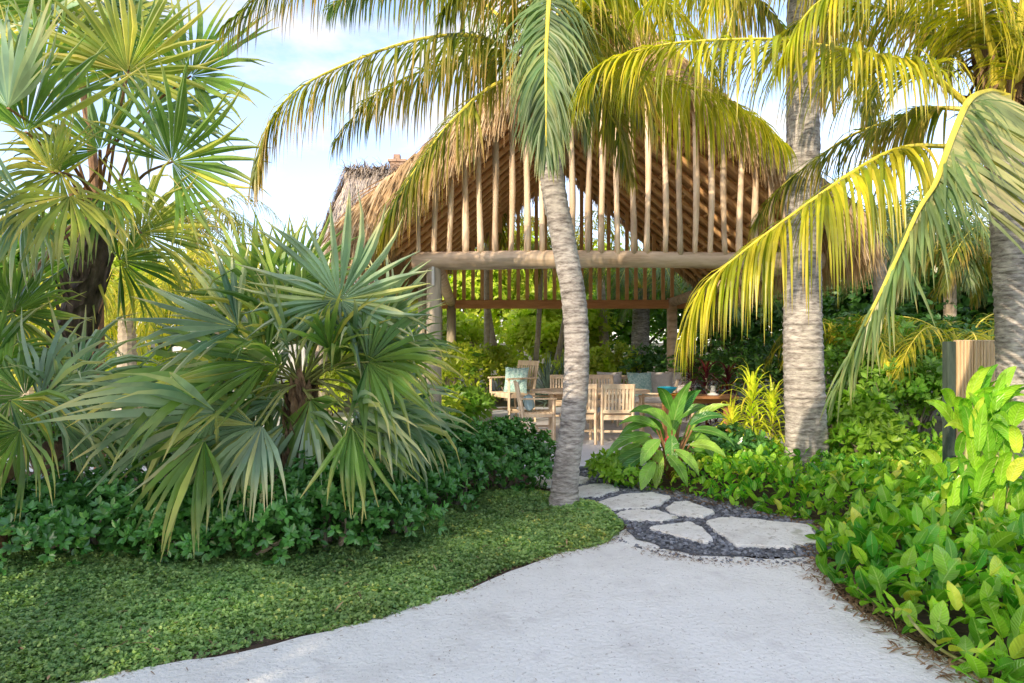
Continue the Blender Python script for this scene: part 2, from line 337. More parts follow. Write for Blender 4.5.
def cocobark():
    m, nt, new, link, out = newmat('coconut_bark')
    tc = new('ShaderNodeTexCoord'); mp = new('ShaderNodeMapping'); mp.inputs['Scale'].default_value = (4, 4, 16); link(tc.outputs['Object'], mp.inputs[0])
    nz = new('ShaderNodeTexNoise'); nz.inputs['Scale'].default_value = 2.6; nz.inputs['Detail'].default_value = 9; nz.inputs['Roughness'].default_value = .65; link(mp.outputs[0], nz.inputs['Vector'])
    r = new('ShaderNodeValToRGB'); link(nz.outputs[0], r.inputs[0]); ramp(r, [(.30, (.13, .11, .095)), (.44, (.35, .31, .28)), (.54, (.50, .46, .42)), (.72, (.74, .67, .59))])
    n3 = new('ShaderNodeTexNoise'); n3.inputs['Scale'].default_value = 3.5; n3.inputs['Detail'].default_value = 4; link(tc.outputs['Object'], n3.inputs['Vector'])
    m3 = new('ShaderNodeMapRange'); link(n3.outputs[0], m3.inputs[0]); m3.inputs[1].default_value = .35; m3.inputs[2].default_value = .65; m3.inputs[3].default_value = .75; m3.inputs[4].default_value = 1.15
    cc = mixc(new, link, 1, r.outputs[0], m3.outputs[0], 'MULTIPLY')
    a = new('ShaderNodeAttribute'); a.attribute_name = 'tint'
    m4 = new('ShaderNodeMapRange'); link(a.outputs['Fac'], m4.inputs[0]); m4.inputs[3].default_value = .55; m4.inputs[4].default_value = 1.05
    cc = mixc(new, link, 1, cc, m4.outputs[0], 'MULTIPLY')
    p = new('ShaderNodeBsdfPrincipled'); link(cc, p.inputs['Base Color']); p.inputs['Roughness'].default_value = .85; p.inputs['Specular IOR Level'].default_value = .2
    n2 = new('ShaderNodeTexNoise'); n2.inputs['Scale'].default_value = 9; n2.inputs['Detail'].default_value = 9; link(mp.outputs[0], n2.inputs['Vector'])
    b = new('ShaderNodeBump'); b.inputs['Strength'].default_value = .8; b.inputs['Distance'].default_value = .015; link(n2.outputs[0], b.inputs['Height']); link(b.outputs[0], p.inputs['Normal'])
    link(p.outputs[0], out.inputs[0]); return m
M['coco_bark'] = cocobark()

# ---------------------------------------------------------------- camera, sun, sky
cam_d = bpy.data.cameras.new('camera'); cam = bpy.data.objects.new('camera', cam_d); COL.objects.link(cam)
cam.location = (0, 0, CH); cam.rotation_euler = (R(90), 0, 0)
cam_d.sensor_width = 36; cam_d.lens = 36*F/1024; cam_d.clip_end = 2000; SC.camera = cam
SUN_EL = R(21); sx, sy = nrm(np.array([-.60, -.80]))
sd = np.array([sx*math.cos(SUN_EL), sy*math.cos(SUN_EL), math.sin(SUN_EL)])
sl = bpy.data.lights.new('sun', 'SUN'); sl.energy = 5.0; sl.angle = R(.6); sl.color = (1.0, .83, .60)
so = bpy.data.objects.new('sun', sl); COL.objects.link(so)
so.rotation_euler = Vector(sd).to_track_quat('Z', 'Y').to_euler()
w = bpy.data.worlds.new('World'); SC.world = w; w.use_nodes = True
nt = w.node_tree; nt.nodes.clear(); new = nt.nodes.new; link = lambda a, b: nt.links.new(a, b)
out = new('ShaderNodeOutputWorld'); bg = new('ShaderNodeBackground'); bg.inputs['Strength'].default_value = .47
sky = new('ShaderNodeTexSky'); sky.sky_type = 'NISHITA'; sky.sun_disc = False; sky.sun_elevation = R(30)
sky.sun_rotation = math.atan2(sd[0], sd[1]); sky.air_density = 1.0; sky.dust_density = 1.0; sky.ozone_density = 1.5
tc = new('ShaderNodeTexCoord'); mp = new('ShaderNodeMapping'); mp.inputs['Scale'].default_value = (1, 1, 2.2); link(tc.outputs['Generated'], mp.inputs[0])
nz = new('ShaderNodeTexNoise'); nz.inputs['Scale'].default_value = 5.; nz.inputs['Detail'].default_value = 9; nz.inputs['Roughness'].default_value = .58; link(mp.outputs[0], nz.inputs['Vector'])
mr = new('ShaderNodeMapRange'); link(nz.outputs[0], mr.inputs[0]); mr.inputs[1].default_value = .46; mr.inputs[2].default_value = .70; mr.inputs[3].default_value = .10
skt = mixc(new, link, 1.0, sky.outputs[0], (.93, .90, .97), 'MULTIPLY')
cl = mixc(new, link, mr.outputs[0], skt, (2.75, 2.5, 2.15))
link(cl, bg.inputs[0]); link(bg.outputs[0], out.inputs[0])
SC.view_settings.view_transform = 'Standard'; SC.view_settings.look = 'None'; SC.view_settings.exposure = 0; SC.view_settings.gamma = 1
SC.cycles.use_denoising = True
SC.cycles.max_bounces = 8; SC.cycles.diffuse_bounces = 4; SC.cycles.transmission_bounces = 6; SC.cycles.glossy_bounces = 3
SC.render.film_transparent = False

# ---------------------------------------------------------------- ground sheets
def noise1(x, seed=0):
    return np.sin(x*2.1+seed)+.5*np.sin(x*5.3+seed*2.3)+.25*np.sin(x*12.7+seed*1.7)
def ragged(poly, step=.12, amp=.035, seed=1):
    poly = np.asarray(poly, float)[:, :2]; out = []
    n = len(poly); dist = 0
    for i in range(n):
        a, b = poly[i], poly[(i+1) % n]; L = np.linalg.norm(b-a); k = max(1, int(min(L, 14)/step))
        nn = np.array([-(b-a)[1], (b-a)[0]])/max(L, 1e-6)
        for j in range(k):
            t = j/k; q = a+(b-a)*t
            out.append(q+nn*amp*noise1((dist+L*t)*1.7, seed)*.6)
        dist += L
    return np.array(out)
def sheet(name, poly, z, mat, kind='structure', **k):
    from mathutils.geometry import tessellate_polygon
    tri = tessellate_polygon([[Vector((p[0], p[1], 0)) for p in poly]])
    V = np.c_[np.asarray(poly)[:, :2], np.full(len(poly), z)]
    mb = MB()
    T = np.array(tri, np.int32)
    a = V[T[:, 1], :2]-V[T[:, 0], :2]; b = V[T[:, 2], :2]-V[T[:, 0], :2]
    fl = (a[:, 0]*b[:, 1]-a[:, 1]*b[:, 0]) < 0
    T[fl] = T[fl][:, ::-1]
    mb.add(V, T)
    o = mb.build(name, mat); tag(o, kind=kind, **k); return o
def G(*l): return [gnd(x, y)[:2] for x, y in l]

sheet('ground', [(-400, -200), (400, -200), (400, 800), (-400, 800)], 0, M['ground'])
sheet('soil', [(-9, 2), (9, 2), (9, 10.5), (-9, 10.5)], .004, M['soil'])
LAWN_EDGE = [(-60, 712), (75, 683), (130, 674), (240, 651), (330, 633), (400, 613), (470, 589), (520, 567), (570, 553), (608, 542), (624, 530), (612, 515), (590, 505), (565, 497), (540, 492)]
RIGHT_EDGE = [(815, 562), (835, 590), (870, 615), (930, 652), (985, 683)]
sand_poly = G(*LAWN_EDGE[1:12])+G((650, 542), (700, 552), (770, 560), (818, 556))+G(*RIGHT_EDGE)+[(2.6, 1.5), (3.2, -8), (-6, -8), (-3.4, 2.2)]
sand_poly = [np.array(p) for p in sand_poly]
# widen a little beneath the planting
sheet('sand_path', ragged(sand_poly, amp=.05, seed=2), .012, M['sand'])
sheet('sand_yard', ragged([(-9.5, 8.3), (-1.2, 8.3), (-1.2, 15), (-9.5, 16)], amp=.1), .010, M['yard'])
grav = G((520, 472), (600, 474), (650, 488), (715, 503), (780, 515), (835, 528), (828, 560), (770, 561), (735, 560), (700, 555), (668, 549), (640, 541), (622, 528), (600, 510), (560, 490))
sheet('gravel_bed', ragged(grav, amp=.09, seed=5), .018, M['gravel_bed'])

# deck
mb = MB(); box(mb, (1.15, 12.3, .03), (6.4, 7.6, .06), bev=.01)
tag(mb.build('deck', M['deck']), kind='structure')
mb = MB(); box(mb, (1.15, 8.44, .025), (6.4, .10, .05), bev=.01)
tag(mb.build('deck_kerb', M['deck_edge']), kind='structure')

# stepping stones
STONES = [
 ([(706, 526), (724, 521), (770, 525), (813, 530), (816, 546), (790, 551), (738, 550), (724, 540)], 'widest pale stepping stone at the right end of the path'),
 ([(648, 532), (690, 526), (702, 532), (713, 544), (706, 547), (684, 542)], 'wedge shaped pale stepping stone nearest the sand'),
 ([(666, 512), (674, 506), (688, 505), (716, 516), (700, 521), (672, 517)], 'small pale stepping stone between the dark gravel joints against the green leaves'),
 ([(592, 508), (622, 498), (650, 496), (671, 500), (662, 507), (650, 511), (612, 513)], 'long pale stepping stone in the middle of the stone path'),
 ([(616, 518), (628, 514), (655, 514), (678, 521), (664, 525), (628, 524)], 'thin pale stepping stone at the tip of the green lawn'),
 ([(574, 492), (588, 488), (606, 487), (620, 492), (598, 500), (578, 500)], 'small pale stepping stone beside the foot of the palm trunk'),
 ([(530, 485), (536, 479), (562, 478), (590, 481), (584, 486), (548, 489)], 'pale stepping stone next to the deck edge behind the palm trunk'),
]
for pts, lab in STONES:
    P = np.array(G(*pts)); c = P.mean(0); n = len(P); P = c+(P-c)*1.03
    Pc = P[:, :2]; Qs = []
    for a_ in range(n):
        p_, q_, r_ = Pc[a_-1], Pc[a_], Pc[(a_+1) % n]
        e1 = q_+(p_-q_)*.16; e2 = q_+(r_-q_)*.16
        for u in np.linspace(0, 1, 4): Qs.append((1-u)**2*e1+2*u*(1-u)*q_+u*u*e2)
        e3 = r_+(q_-r_)*.16
        for u in (.25, .5, .75): Qs.append(e2+(e3-e2)*u)
    Q = np.array(Qs)
    Q = c+(Q-c)*(1+.02*rng.normal(size=(len(Q), 1))*.5+.045*noise1(np.linspace(0, 20, len(Q)), lab.__len__())[:, None]*.7)
    mb = MB(); m = len(Q); rings = [(1.0, -.02), (1.0, .022), (.99, .036), (.965, .043), (.7, .045), (.35, .046)]
    V = []
    for k, z in rings:
        zz = z+(.004*np.sin(Q[:, 0]*23)*np.cos(Q[:, 1]*19) if z > .03 else 0)
        V.append(np.c_[c+(Q-c)*k, np.full(m, z)+zz*0+(rng.random(m)-.5)*.004])
    V.append(np.array([[c[0], c[1], .046]]))
    V = np.vstack(V); i = np.arange(len(rings)-1)[:, None]; j = np.arange(m)[None]; j2 = (j+1) % m
    mb.add(V, np.stack([i*m+j, i*m+j2, (i+1)*m+j2, (i+1)*m+j], -1).reshape(-1, 4))
    b0 = (len(rings)-1)*m
    mb.f.append(np.array([[b0+q, b0+(q+1) % m, len(V)-1] for q in range(m)], np.int32)); mb.m.append(np.zeros(m, np.int32))
    o = mb.build('stepping_stone', M['stone'], loc=(c[0], c[1], 0)); tag(o, lab, 'stepping stone', 'stepping stones on dark gravel')

def inside(poly, X, Y):
    poly = np.asarray(poly); c = np.zeros(len(X), bool); j = len(poly)-1
    for i in range(len(poly)):
        xi, yi = poly[i]; xj, yj = poly[j]
        cond = ((yi > Y) != (yj > Y)) & (X < (xj-xi)*(Y-yi)/((yj-yi)+1e-12)+xi)
        c ^= cond; j = i
    return c
def scatter(poly, n):
    poly = np.asarray(poly)[:, :2]; lo, hi = poly.min(0), poly.max(0); out = []
    k = 0
    while k < n:
        q = lo+(hi-lo)*rng.random((n*2, 2)); q = q[inside(poly, q[:, 0], q[:, 1])]; out.append(q); k += len(q)
    return np.vstack(out)[:n]
# loose dark gravel: little faceted stones
ico_v = np.array([(0, 0, 1), (.894, 0, .447), (.276, .851, .447), (-.724, .526, .447), (-.724, -.526, .447), (.276, -.851, .447), (.724, .526, -.447), (-.276, .851, -.447), (-.894, 0, -.447), (-.276, -.851, -.447), (.724, -.526, -.447), (0, 0, -1)])
ico_f = np.array([(0, 1, 2), (0, 2, 3), (0, 3, 4), (0, 4, 5), (0, 5, 1), (1, 6, 2), (2, 7, 3), (3, 8, 4), (4, 9, 5), (5, 10, 1), (2, 6, 7), (3, 7, 8), (4, 8, 9), (5, 9, 10), (1, 10, 6), (6, 11, 7), (7, 11, 8), (8, 11, 9), (9, 11, 10), (10, 11, 6)])
def pebbles(mb, XY, z, size, tint=None):
    N = len(XY); s = size[:, None, None]*np.array([1, 1, .6])*(.65+.7*rng.random((N, 12, 1)))
    V = ico_v[None]*s; th = rng.random(N)*6.28; c_, s_ = np.cos(th)[:, None], np.sin(th)[:, None]
    x = V[..., 0]*c_-V[..., 1]*s_; y = V[..., 0]*s_+V[..., 1]*c_
    V = np.stack([x+XY[:, :1], y+XY[:, 1:2], V[..., 2]+z], -1)
    Fq = (ico_f[None]+(np.arange(N)*12)[:, None, None]).reshape(-1, 3)
    mb.add(V.reshape(-1, 3), Fq, np.repeat(rng.random(N), 12))
mb = MB()
XY = scatter(ragged(grav, amp=.05, seed=5), 4200)
keep = np.ones(len(XY), bool)
for pts, _ in STONES:
    P = np.array(G(*pts)); c = P.mean(0); keep &= ~inside(c+(P-c)*.97, XY[:, 0], XY[:, 1])
XY = XY[keep]; pebbles(mb, XY, .024, .010+.016*rng.random(len(XY))**2)
e = scatter(G((600, 520), (620, 540), (640, 548), (700, 554), (830, 556), (835, 566), (740, 567), (660, 557), (610, 540)), 260)
pebbles(mb, e, .016, .004+.012*rng.random(len(e))**2)
tag(mb.build('dark_gravel', M['lava'], smooth=False), 'dark grey lava gravel filling the joints between the stepping stones', 'gravel', kind='stuff')
# creeping ground cover ("lawn")
lawn = np.array(G(*LAWN_EDGE)+G((500, 486), (470, 500), (430, 515), (350, 530), (200, 540), (60, 545), (-80, 550)))
lawn_r = ragged(lawn, amp=.045, step=.08, seed=3)
def edge_dist(poly, XY):
    d = np.full(len(XY), 9.)
    P = np.asarray(poly)
    for i in range(len(P)):
        a, b = P[i], P[(i+1) % len(P)]; ab = b-a; t = np.clip(((XY-a)@ab)/(ab@ab+1e-9), 0, 1)
        d = np.minimum(d, np.linalg.norm(XY-(a+t[:, None]*ab), axis=1))
    return d
def lawn_h(XY, de):
    x, y = XY[:, 0], XY[:, 1]
    return .012+.055*(1-np.exp(-de/.22))+.018*np.sin(x*3.1+y*1.7)*np.sin(y*4.3-x)+.010*np.sin(x*11+y*3)*np.sin(y*13)+.05*np.clip(1-np.hypot(x-1.0, y-6.0)/.9, 0, 1)
mb = MB()
XY = scatter(lawn_r, 290000)
keepp = rng.random(len(XY)) < np.clip(1.25-.12*(XY[:, 1]-3), .4, 1); XY = XY[keepp]
lawn_c = lawn_r[::3]
de = edge_dist(lawn_c, XY); n = len(XY)
clump = np.sin(XY[:, 0]*31+3*np.sin(XY[:, 1]*17))*np.sin(XY[:, 1]*37+2*np.sin(XY[:, 0]*23))
z = lawn_h(XY, de)-rng.random(n)**2*.035+.014*clump
P = np.c_[XY+rng.normal(size=(n, 2))*.008, z]
dd = nrm(np.c_[rng.normal(size=(n, 2)), rng.random(n)*.7]); up = nrm(np.c_[rng.normal(size=(n, 2))*.5, np.ones(n)])
patch = .5+.25*np.sin(XY[:, 0]*1.9+1)*np.sin(XY[:, 1]*2.7)+.2*np.sin(XY[:, 0]*6.1)*np.sin(XY[:, 1]*5.2+2)
warm = np.clip((XY[:, 0]+1.2)/2.6, 0, 1)*.45
patch = patch+.35*np.exp(-((XY[:, 0]+.85)**2/.05+(XY[:, 1]-4.15)**2/.06))+.22*np.sin(XY[:, 0]*13+2*np.sin(XY[:, 1]*9))*np.sin(XY[:, 1]*15)  # the bell-shaped spot paints a sunlit patch into the leaf tint
tt = np.clip(.04+patch*.6+warm*.5+.10*clump+rng.normal(size=n)*.20, 0, 1)
strips(mb, P, dd, up, (.010+.012*rng.random(n))*(1+.08*(XY[:, 1]-3)), (.016+.012*rng.random(n))*(1+.08*(XY[:, 1]-3)), S=2, cols=2, prof='oval', tint=tt)
# dark bed below the leaves
gx, gy = np.meshgrid(np.linspace(lawn[:, 0].min(), lawn[:, 0].max(), 120), np.linspace(lawn[:, 1].min(), lawn[:, 1].max(), 90))
g = np.c_[gx.ravel(), gy.ravel()]; ins = inside(lawn_r, g[:, 0], g[:, 1])
gz = np.where(ins, lawn_h(g, edge_dist(lawn_c, g))-.045, -.03)
V = np.c_[g, gz]; i = np.arange(89)[:, None]; j = np.arange(119)[None]; b = i*120+j
mb.add(V, np.stack([b, b+1, b+121, b+120], -1).reshape(-1, 4), 0., 0, 0)
tag(mb.build('ground_cover', M['cover_leaf']), 'dense carpet of tiny creeping leaves sloping down to the sand', 'ground cover', kind='stuff')

# debris scattered on the sand edges
mb = MB()
allp = []
for (pl, n, wd) in ((LAWN_EDGE[1:12], 1500, .10), (RIGHT_EDGE, 900, .12), ([(640, 550), (700, 562), (815, 568)], 450, .10)):
    pp = spline([gnd(x, y) for x, y in pl], 300)[:, :2]
    k = rng.integers(0, 300, n); allp.append(pp[k]+rng.normal(size=(n, 2))*wd*.6)
# sparse litter only near the coconut foot and the far edge: weight by depth
q = np.vstack(allp); q = q[rng.random(len(q)) < np.clip((q[:, 1]-3.4)/2.0, .12, 1)]
n = len(q); th = rng.random(n)*6.28
D = np.c_[np.cos(th), np.sin(th), rng.normal(size=n)*.15]
strips(mb, np.c_[q, np.full(n, .017)+rng.random(n)*.006], D, (0, 0, 1), .012+.03*rng.random(n), .004+.005*rng.random(n), S=1, cols=2, prof='straw')
q2 = scatter(lawn_r, 260); n = len(q2); th = rng.random(n)*6.28
strips(mb, np.c_[q2, lawn_h(q2, np.full(n, .5))+.012], np.c_[np.cos(th), np.sin(th), rng.normal(size=n)*.2], (0, 0, 1), .03+.06*rng.random(n)**2, .008+.01*rng.random(n), S=2, cols=2, droop=.2)
q3 = scatter(grav, 320); n = len(q3); th = rng.random(n)*6.28
strips(mb, np.c_[q3, np.full(n, .052)], np.c_[np.cos(th), np.sin(th), rng.normal(size=n)*.1], (0, 0, 1), .015+.04*rng.random(n)**2, .005+.008*rng.random(n), S=1, cols=2)
q = scatter(sand_poly, 1500); q = q[(q[:, 1] > 2.6)]; n = len(q); th = rng.random(n)*6.28
strips(mb, np.c_[q, np.full(n, .016)], np.c_[np.cos(th), np.sin(th), rng.normal(size=n)*.2], (0, 0, 1), .006+.012*rng.random(n)**2, .004+.004*rng.random(n), S=1, cols=2, prof='straw')
tag(mb.build('leaf_litter', M['dry']), 'brown specks of dry litter along the edges of the sand', 'litter', kind='stuff')

#@@PLANTS@@
# ---------------------------------------------------------------- coconut palms
def coco_trunk(mb, ctrl, r0, r1, n=200, foot=1.35, seed=0):
    pts = spline(ctrl, n); L = np.cumsum(np.r_[0, np.linalg.norm(np.diff(pts, axis=0), axis=1)])
    t = L/L[-1]; rad = r0+(r1-r0)*t**.8+r0*(foot-1)*np.exp(-L/.16)
    rs = np.random.default_rng(seed)
    sp = np.cumsum(.05+.05*rs.random(400)); ph = np.interp(L, np.r_[0, sp], np.arange(401))
    fr = ph % 1.0
    rad = rad*(1+.06*(1-fr)**2.2-.025)+r0*.22*np.exp(-L/.05)
    th = np.linspace(0, 2*PI, 28, endpoint=False)
    rm = lambda m, k: 1+.018*np.sin(th[None, :]*3+np.linspace(0, 9, m)[:, None])+.020*rs.normal(size=(m, k))
    tube(mb, pts, rad, 28, tint=np.repeat(np.clip(fr*3.2, 0, 1), 28)*(.85+.15*rs.random(28*n)), rmod=rm)
    return pts

def frond(parent, ctrl, ll=.75, pairs=80, droop=1.2, mat='coco_leaf', start=.16, width=.036, ang=(65, 22), up=.25, rw=.034, sides=(1, 1), seed=None, S=5, bare=.05, curl=0.):
    """one feather leaf: ctrl = world points of its midrib"""
    pts = spline(ctrl, 40); T, A, B = frames(pts)
    mb = MB()
    t = np.linspace(0, 1, 40)
    tube(mb, pts, rw*(1-.88*t**.9)*(1+1.6*np.exp(-t/.035)), 7, mat=1, flat=.75)
    g = np.array([0, 0, 1.])
    for si, sgn in enumerate((-1, 1)):
        if not sides[si]: continue
        n = int(pairs*1.18*sides[si]); s = start+(1-start)*np.linspace(0, 1, n)**.95
        s = np.clip(s+rng.normal(size=n)*.002, 0, .995)
        k = s*39; i0 = np.minimum(k.astype(int), 38); fr = (k-i0)[:, None]
        P = pts[i0]*(1-fr)+pts[i0+1]*fr; Tt = nrm(T[i0]*(1-fr)+T[i0+1]*fr)
        sd_ = nrm(np.cross(Tt, g)); bad = np.abs(Tt[:, 2]) > .96
        nn = nrm(np.cross(sd_, Tt))
        x = (s-start)/(1-start)
        a = np.radians(ang[0]+(ang[1]-ang[0])*x**1.4+rng.normal(size=n)*4)
        D = Tt*np.cos(a)[:, None]+sgn*sd_*np.sin(a)[:, None]+nn*(up*(1-.6*x)+rng.normal(size=n)*.17)[:, None]+rng.normal(size=(n, 3))*.09
        L = ll*1.14*(.45+.55*np.sin(PI*np.clip(x*.86+.14, 0, 1))**.6)*(1-.35*x)*(.74+.34*rng.random(n))
        W = width*.78*(.8+.35*rng.random(n))
        dr = droop*(.55+.75*rng.random(n))
        br = (rng.random(n) < bare) | (np.sin(x*37+sgn*2+pts[3][0]*9) > .965)
        keep = ~br
        strips(mb, P[keep], D[keep], nn[keep], L[keep], W[keep], droop=dr[keep], S=S, prof='lance', fold=.28, tint=np.clip(rng.random(keep.sum())*.9+.05, 0, 1), mat=0)
    return mb.build('frond', [M[mat], M['rachis']], parent)

def W_(*pts): return [at(*p) for p in pts]
def crown_fibre(root, c, r, h):
    mb = MB(); n = 260
    th = rng.random(n)*6.28; z = rng.random(n)*h
    P = np.c_[c[0]+np.cos(th)*r*(.7+.3*rng.random(n)), c[1]+np.sin(th)*r*.9, c[2]-h*.5+z]
    D = np.c_[np.cos(th)*.5, np.sin(th)*.5, rng.normal(size=n)*.6]
    strips(mb, P, D, np.c_[np.cos(th), np.sin(th), 0*th], .12+.25*rng.random(n), .05+.05*rng.random(n), droop=1.3, S=3, prof='blade')
    for k in range(9):
        a = k*2.4; p0 = c+np.array([math.cos(a)*r*.5, math.sin(a)*r*.5, -h*.4]); p1 = c+np.array([math.cos(a)*r*1.5, math.sin(a)*r*1.5, h*.6])
        tube(mb, [p0, (p0+p1)/2+[0, 0, .03], p1], [r*.42, r*.36, r*.22], 8, flat=.5)
    return mb.build('crown_fibre', M['fibre'], root)

# --- palm in the middle of the lawn
b1 = gnd(563, 509)
c1 = at(546, 48, 6.45)
palm1 = thing('coconut_palm', b1, 'slender coconut palm with a curved grey trunk at the tip of the lawn', 'palm', 'coconut palms')
mb = MB(); coco_trunk(mb, [b1-[0, 0, .05]]+W_((566, 470, 6.56), (573, 420, 6.56), (577, 360, 6.56), (574, 300, 6.55), (563, 240, 6.5), (552, 180, 6.5), (547, 120, 6.45))+[c1], .126, .112, seed=3)
mb.build('trunk', M['coco_bark'], palm1, smooth=True)
crown_fibre(palm1, c1, .13, .6)
frond(palm1, W_((540, 70, 6.4), (521, 60, 6.4), (489, 40, 6.3), (455, 35, 6.2), (408, 42, 6.0), (351, 62, 5.8), (300, 88, 5.6), (270, 122, 5.5), (256, 172, 5.4)), ll=.88, pairs=118, droop=2.6, mat='coco_leaf', up=.1, width=.034)
frond(palm1, W_((540, 76, 6.5), (524, 64, 6.6), (492, 50, 6.8), (455, 59, 7.0), (408, 77, 7.1), (368, 100, 7.2), (336, 140, 7.2)), ll=.85, pairs=105, droop=2.2, mat='coco_leaf', up=.1)
frond(palm1, W_((540, 86, 6.4), (519, 77, 6.3), (489, 88, 6.2), (455, 118, 6.0), (428, 151, 5.9), (402, 192, 5.8), (384, 232, 5.8)), ll=.85, pairs=100, droop=1.7, mat='coco_leaf', up=.15, ang=(50, 18), start=.36)
frond(palm1, W_((540, 60, 6.4), (523, 20, 6.3), (490, -25, 6.2), (430, -55, 6.0), (350, -50, 5.8), (280, -20, 5.6), (225, 25, 5.5)), ll=.85, pairs=115, droop=2.6, mat='coco_leaf', up=.1)
frond(palm1, W_((540, 60, 6.6), (515, 30, 6.9), (470, -5, 7.3), (420, -20, 7.6), (370, -15, 7.9), (330, 5, 8.0)), ll=.8, pairs=90, droop=2.4, mat='coco_leaf_shaded', up=.1)
frond(palm1, W_((546, 55, 6.3), (549, 5, 6.1), (550, -12, 5.9), (548, 15, 5.7), (546, 60, 5.6), (546, 105, 5.6), (546, 150, 5.65)), ll=.74, pairs=110, droop=1.5, mat='coco_leaf_shaded', start=.34, ang=(68, 20), up=-.05, width=.036)
frond(palm1, W_((550, 60, 6.3), (560, 25, 6.1), (566, 20, 5.95), (574, 50, 5.85), (580, 90, 5.8), (586, 132, 5.8)), ll=.66, pairs=90, droop=1.4, mat='coco_leaf_shaded', start=.30, ang=(62, 18), up=-.05, width=.036)
frond(palm1, W_((550, 56, 6.4), (575, 22, 6.3), (600, 18, 6.2), (625, 45, 6.1), (645, 90, 6.1), (655, 135, 6.1)), ll=.6, pairs=90, droop=1.4, mat='coco_leaf', ang=(50, 16))
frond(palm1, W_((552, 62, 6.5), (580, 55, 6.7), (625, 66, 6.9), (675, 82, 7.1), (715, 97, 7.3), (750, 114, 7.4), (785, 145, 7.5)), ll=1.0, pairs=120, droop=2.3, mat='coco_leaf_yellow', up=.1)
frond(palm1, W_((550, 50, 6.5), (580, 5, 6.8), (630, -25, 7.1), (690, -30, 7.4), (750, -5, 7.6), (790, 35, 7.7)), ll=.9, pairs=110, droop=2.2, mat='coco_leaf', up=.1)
frond(palm1, W_((548, 50, 6.5), (545, -30, 6.7), (530, -110, 6.9), (500, -170, 7.2), (450, -190, 7.5)), ll=.8, pairs=80, droop=1.8, mat='coco_leaf')
frond(palm1, W_((550, 50, 6.6), (575, -40, 6.9), (620, -100, 7.3), (680, -120, 7.6)), ll=.8, pairs=80, droop=1.8, mat='coco_leaf')
frond(palm1, W_((552, 74, 6.5), (575, 75, 6.9), (598, 95, 7.2), (618, 130, 7.4), (630, 175, 7.5)), ll=.7, pairs=80, droop=1.8, mat='coco_leaf', up=.1)

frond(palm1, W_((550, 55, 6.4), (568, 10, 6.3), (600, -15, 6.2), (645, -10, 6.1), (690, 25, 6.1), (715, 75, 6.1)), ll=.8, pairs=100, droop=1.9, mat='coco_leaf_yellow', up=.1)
frond(palm1, W_((545, 60, 6.7), (560, 35, 7.0), (590, 40, 7.3), (620, 75, 7.5), (640, 120, 7.6)), ll=.75, pairs=90, droop=1.9, mat='coco_leaf', up=.1)
frond(palm1, W_((542, 55, 6.4), (530, 0, 6.2), (505, -30, 6.0), (470, -20, 5.9), (440, 15, 5.9)), ll=.6, pairs=80, droop=2.0, mat='coco_leaf', up=.1)
# --- thick palm right of the path
b2 = gnd(806, 478); c2 = at(802, -60, 8.3)
palm2 = thing('coconut_palm', b2, 'thick pale coconut palm rising from the leafy bed right of the dining table', 'palm', 'coconut palms')
mb = MB(); coco_trunk(mb, [b2-[0, 0, .05]]+W_((806, 440, 8.0), (804, 380, 8.0), (803, 320, 8.0), (803, 240, 8.1), (803, 160, 8.15), (802, 60, 8.2))+[c2], .245, .165, seed=9, foot=1.15)
mb.build('trunk', M['coco_bark'], palm2, smooth=True)
crown_fibre(palm2, c2, .17, .8)
for a in [((800, -50, 8.2), (770, -110, 8.0), (720, -120, 7.8), (660, -90, 7.6), (610, -40, 7.4), (580, 10, 7.3)),
          ((800, -50, 8.3), (760, -80, 8.6), (700, -70, 9.0), (640, -30, 9.3), (600, 30, 9.5)),
          ((800, -50, 8.0), (790, -100, 7.5), (770, -110, 7.0), (740, -70, 6.7), (715, -10, 6.5), (700, 45, 6.5)),
          ((804, -50, 8.2), (840, -110, 8.0), (890, -120, 7.8), (940, -80, 7.6), (975, -20, 7.5)),
          ((804, -50, 8.2), (850, -60, 8.3), (900, -30, 8.4), (935, 20, 8.5), (950, 80, 8.5)),
          ((802, -50, 8.0), (805, -110, 7.3), (815, -90, 6.8), (825, -30, 6.6), (830, 40, 6.6), (830, 90, 6.7)),
          ((800, -40, 8.2), (775, -50, 7.9), (745, -20, 7.7), (728, 35, 7.6), (722, 90, 7.6)),
          ((804, -40, 8.3), (830, -30, 8.5), (855, 20, 8.6), (868, 80, 8.7), (872, 135, 8.8))]:
    frond(palm2, W_(*a), ll=.85, pairs=95, droop=2.2, mat=random.choice(['coco_leaf', 'coco_leaf_yellow', 'coco_leaf']), up=.1)

# --- palm at the right edge
b3 = gnd(1022, 520); c3 = at(1003, 78, 6.0)
palm3 = thing('coconut_palm', b3, 'coconut palm at the right edge with brown fibre and a frond bent down', 'palm', 'coconut palms')
mb = MB(); coco_trunk(mb, [b3-[0, 0, .05]]+W_((1021, 460, 6.1), (1019, 380, 6.1), (1016, 300, 6.1), (1011, 220, 6.05), (1005, 140, 6.0))+[c3], .185, .15, seed=21)
mb.build('trunk', M['coco_bark'], palm3, smooth=True)
crown_fibre(palm3, c3, .18, 1.3)
frond(palm3, W_((990, 120, 5.9), (967, 104, 5.8), (933, 76, 5.7), (906, 62, 5.6), (872, 54, 5.5), (812, 44, 5.4), (768, 39, 5.3), (684, 42, 5.2), (642, 50, 5.2), (601, 64, 5.2), (580, 92, 5.2)), ll=.85, pairs=140, droop=2.0, mat='coco_leaf_yellow', up=.1, start=.2)
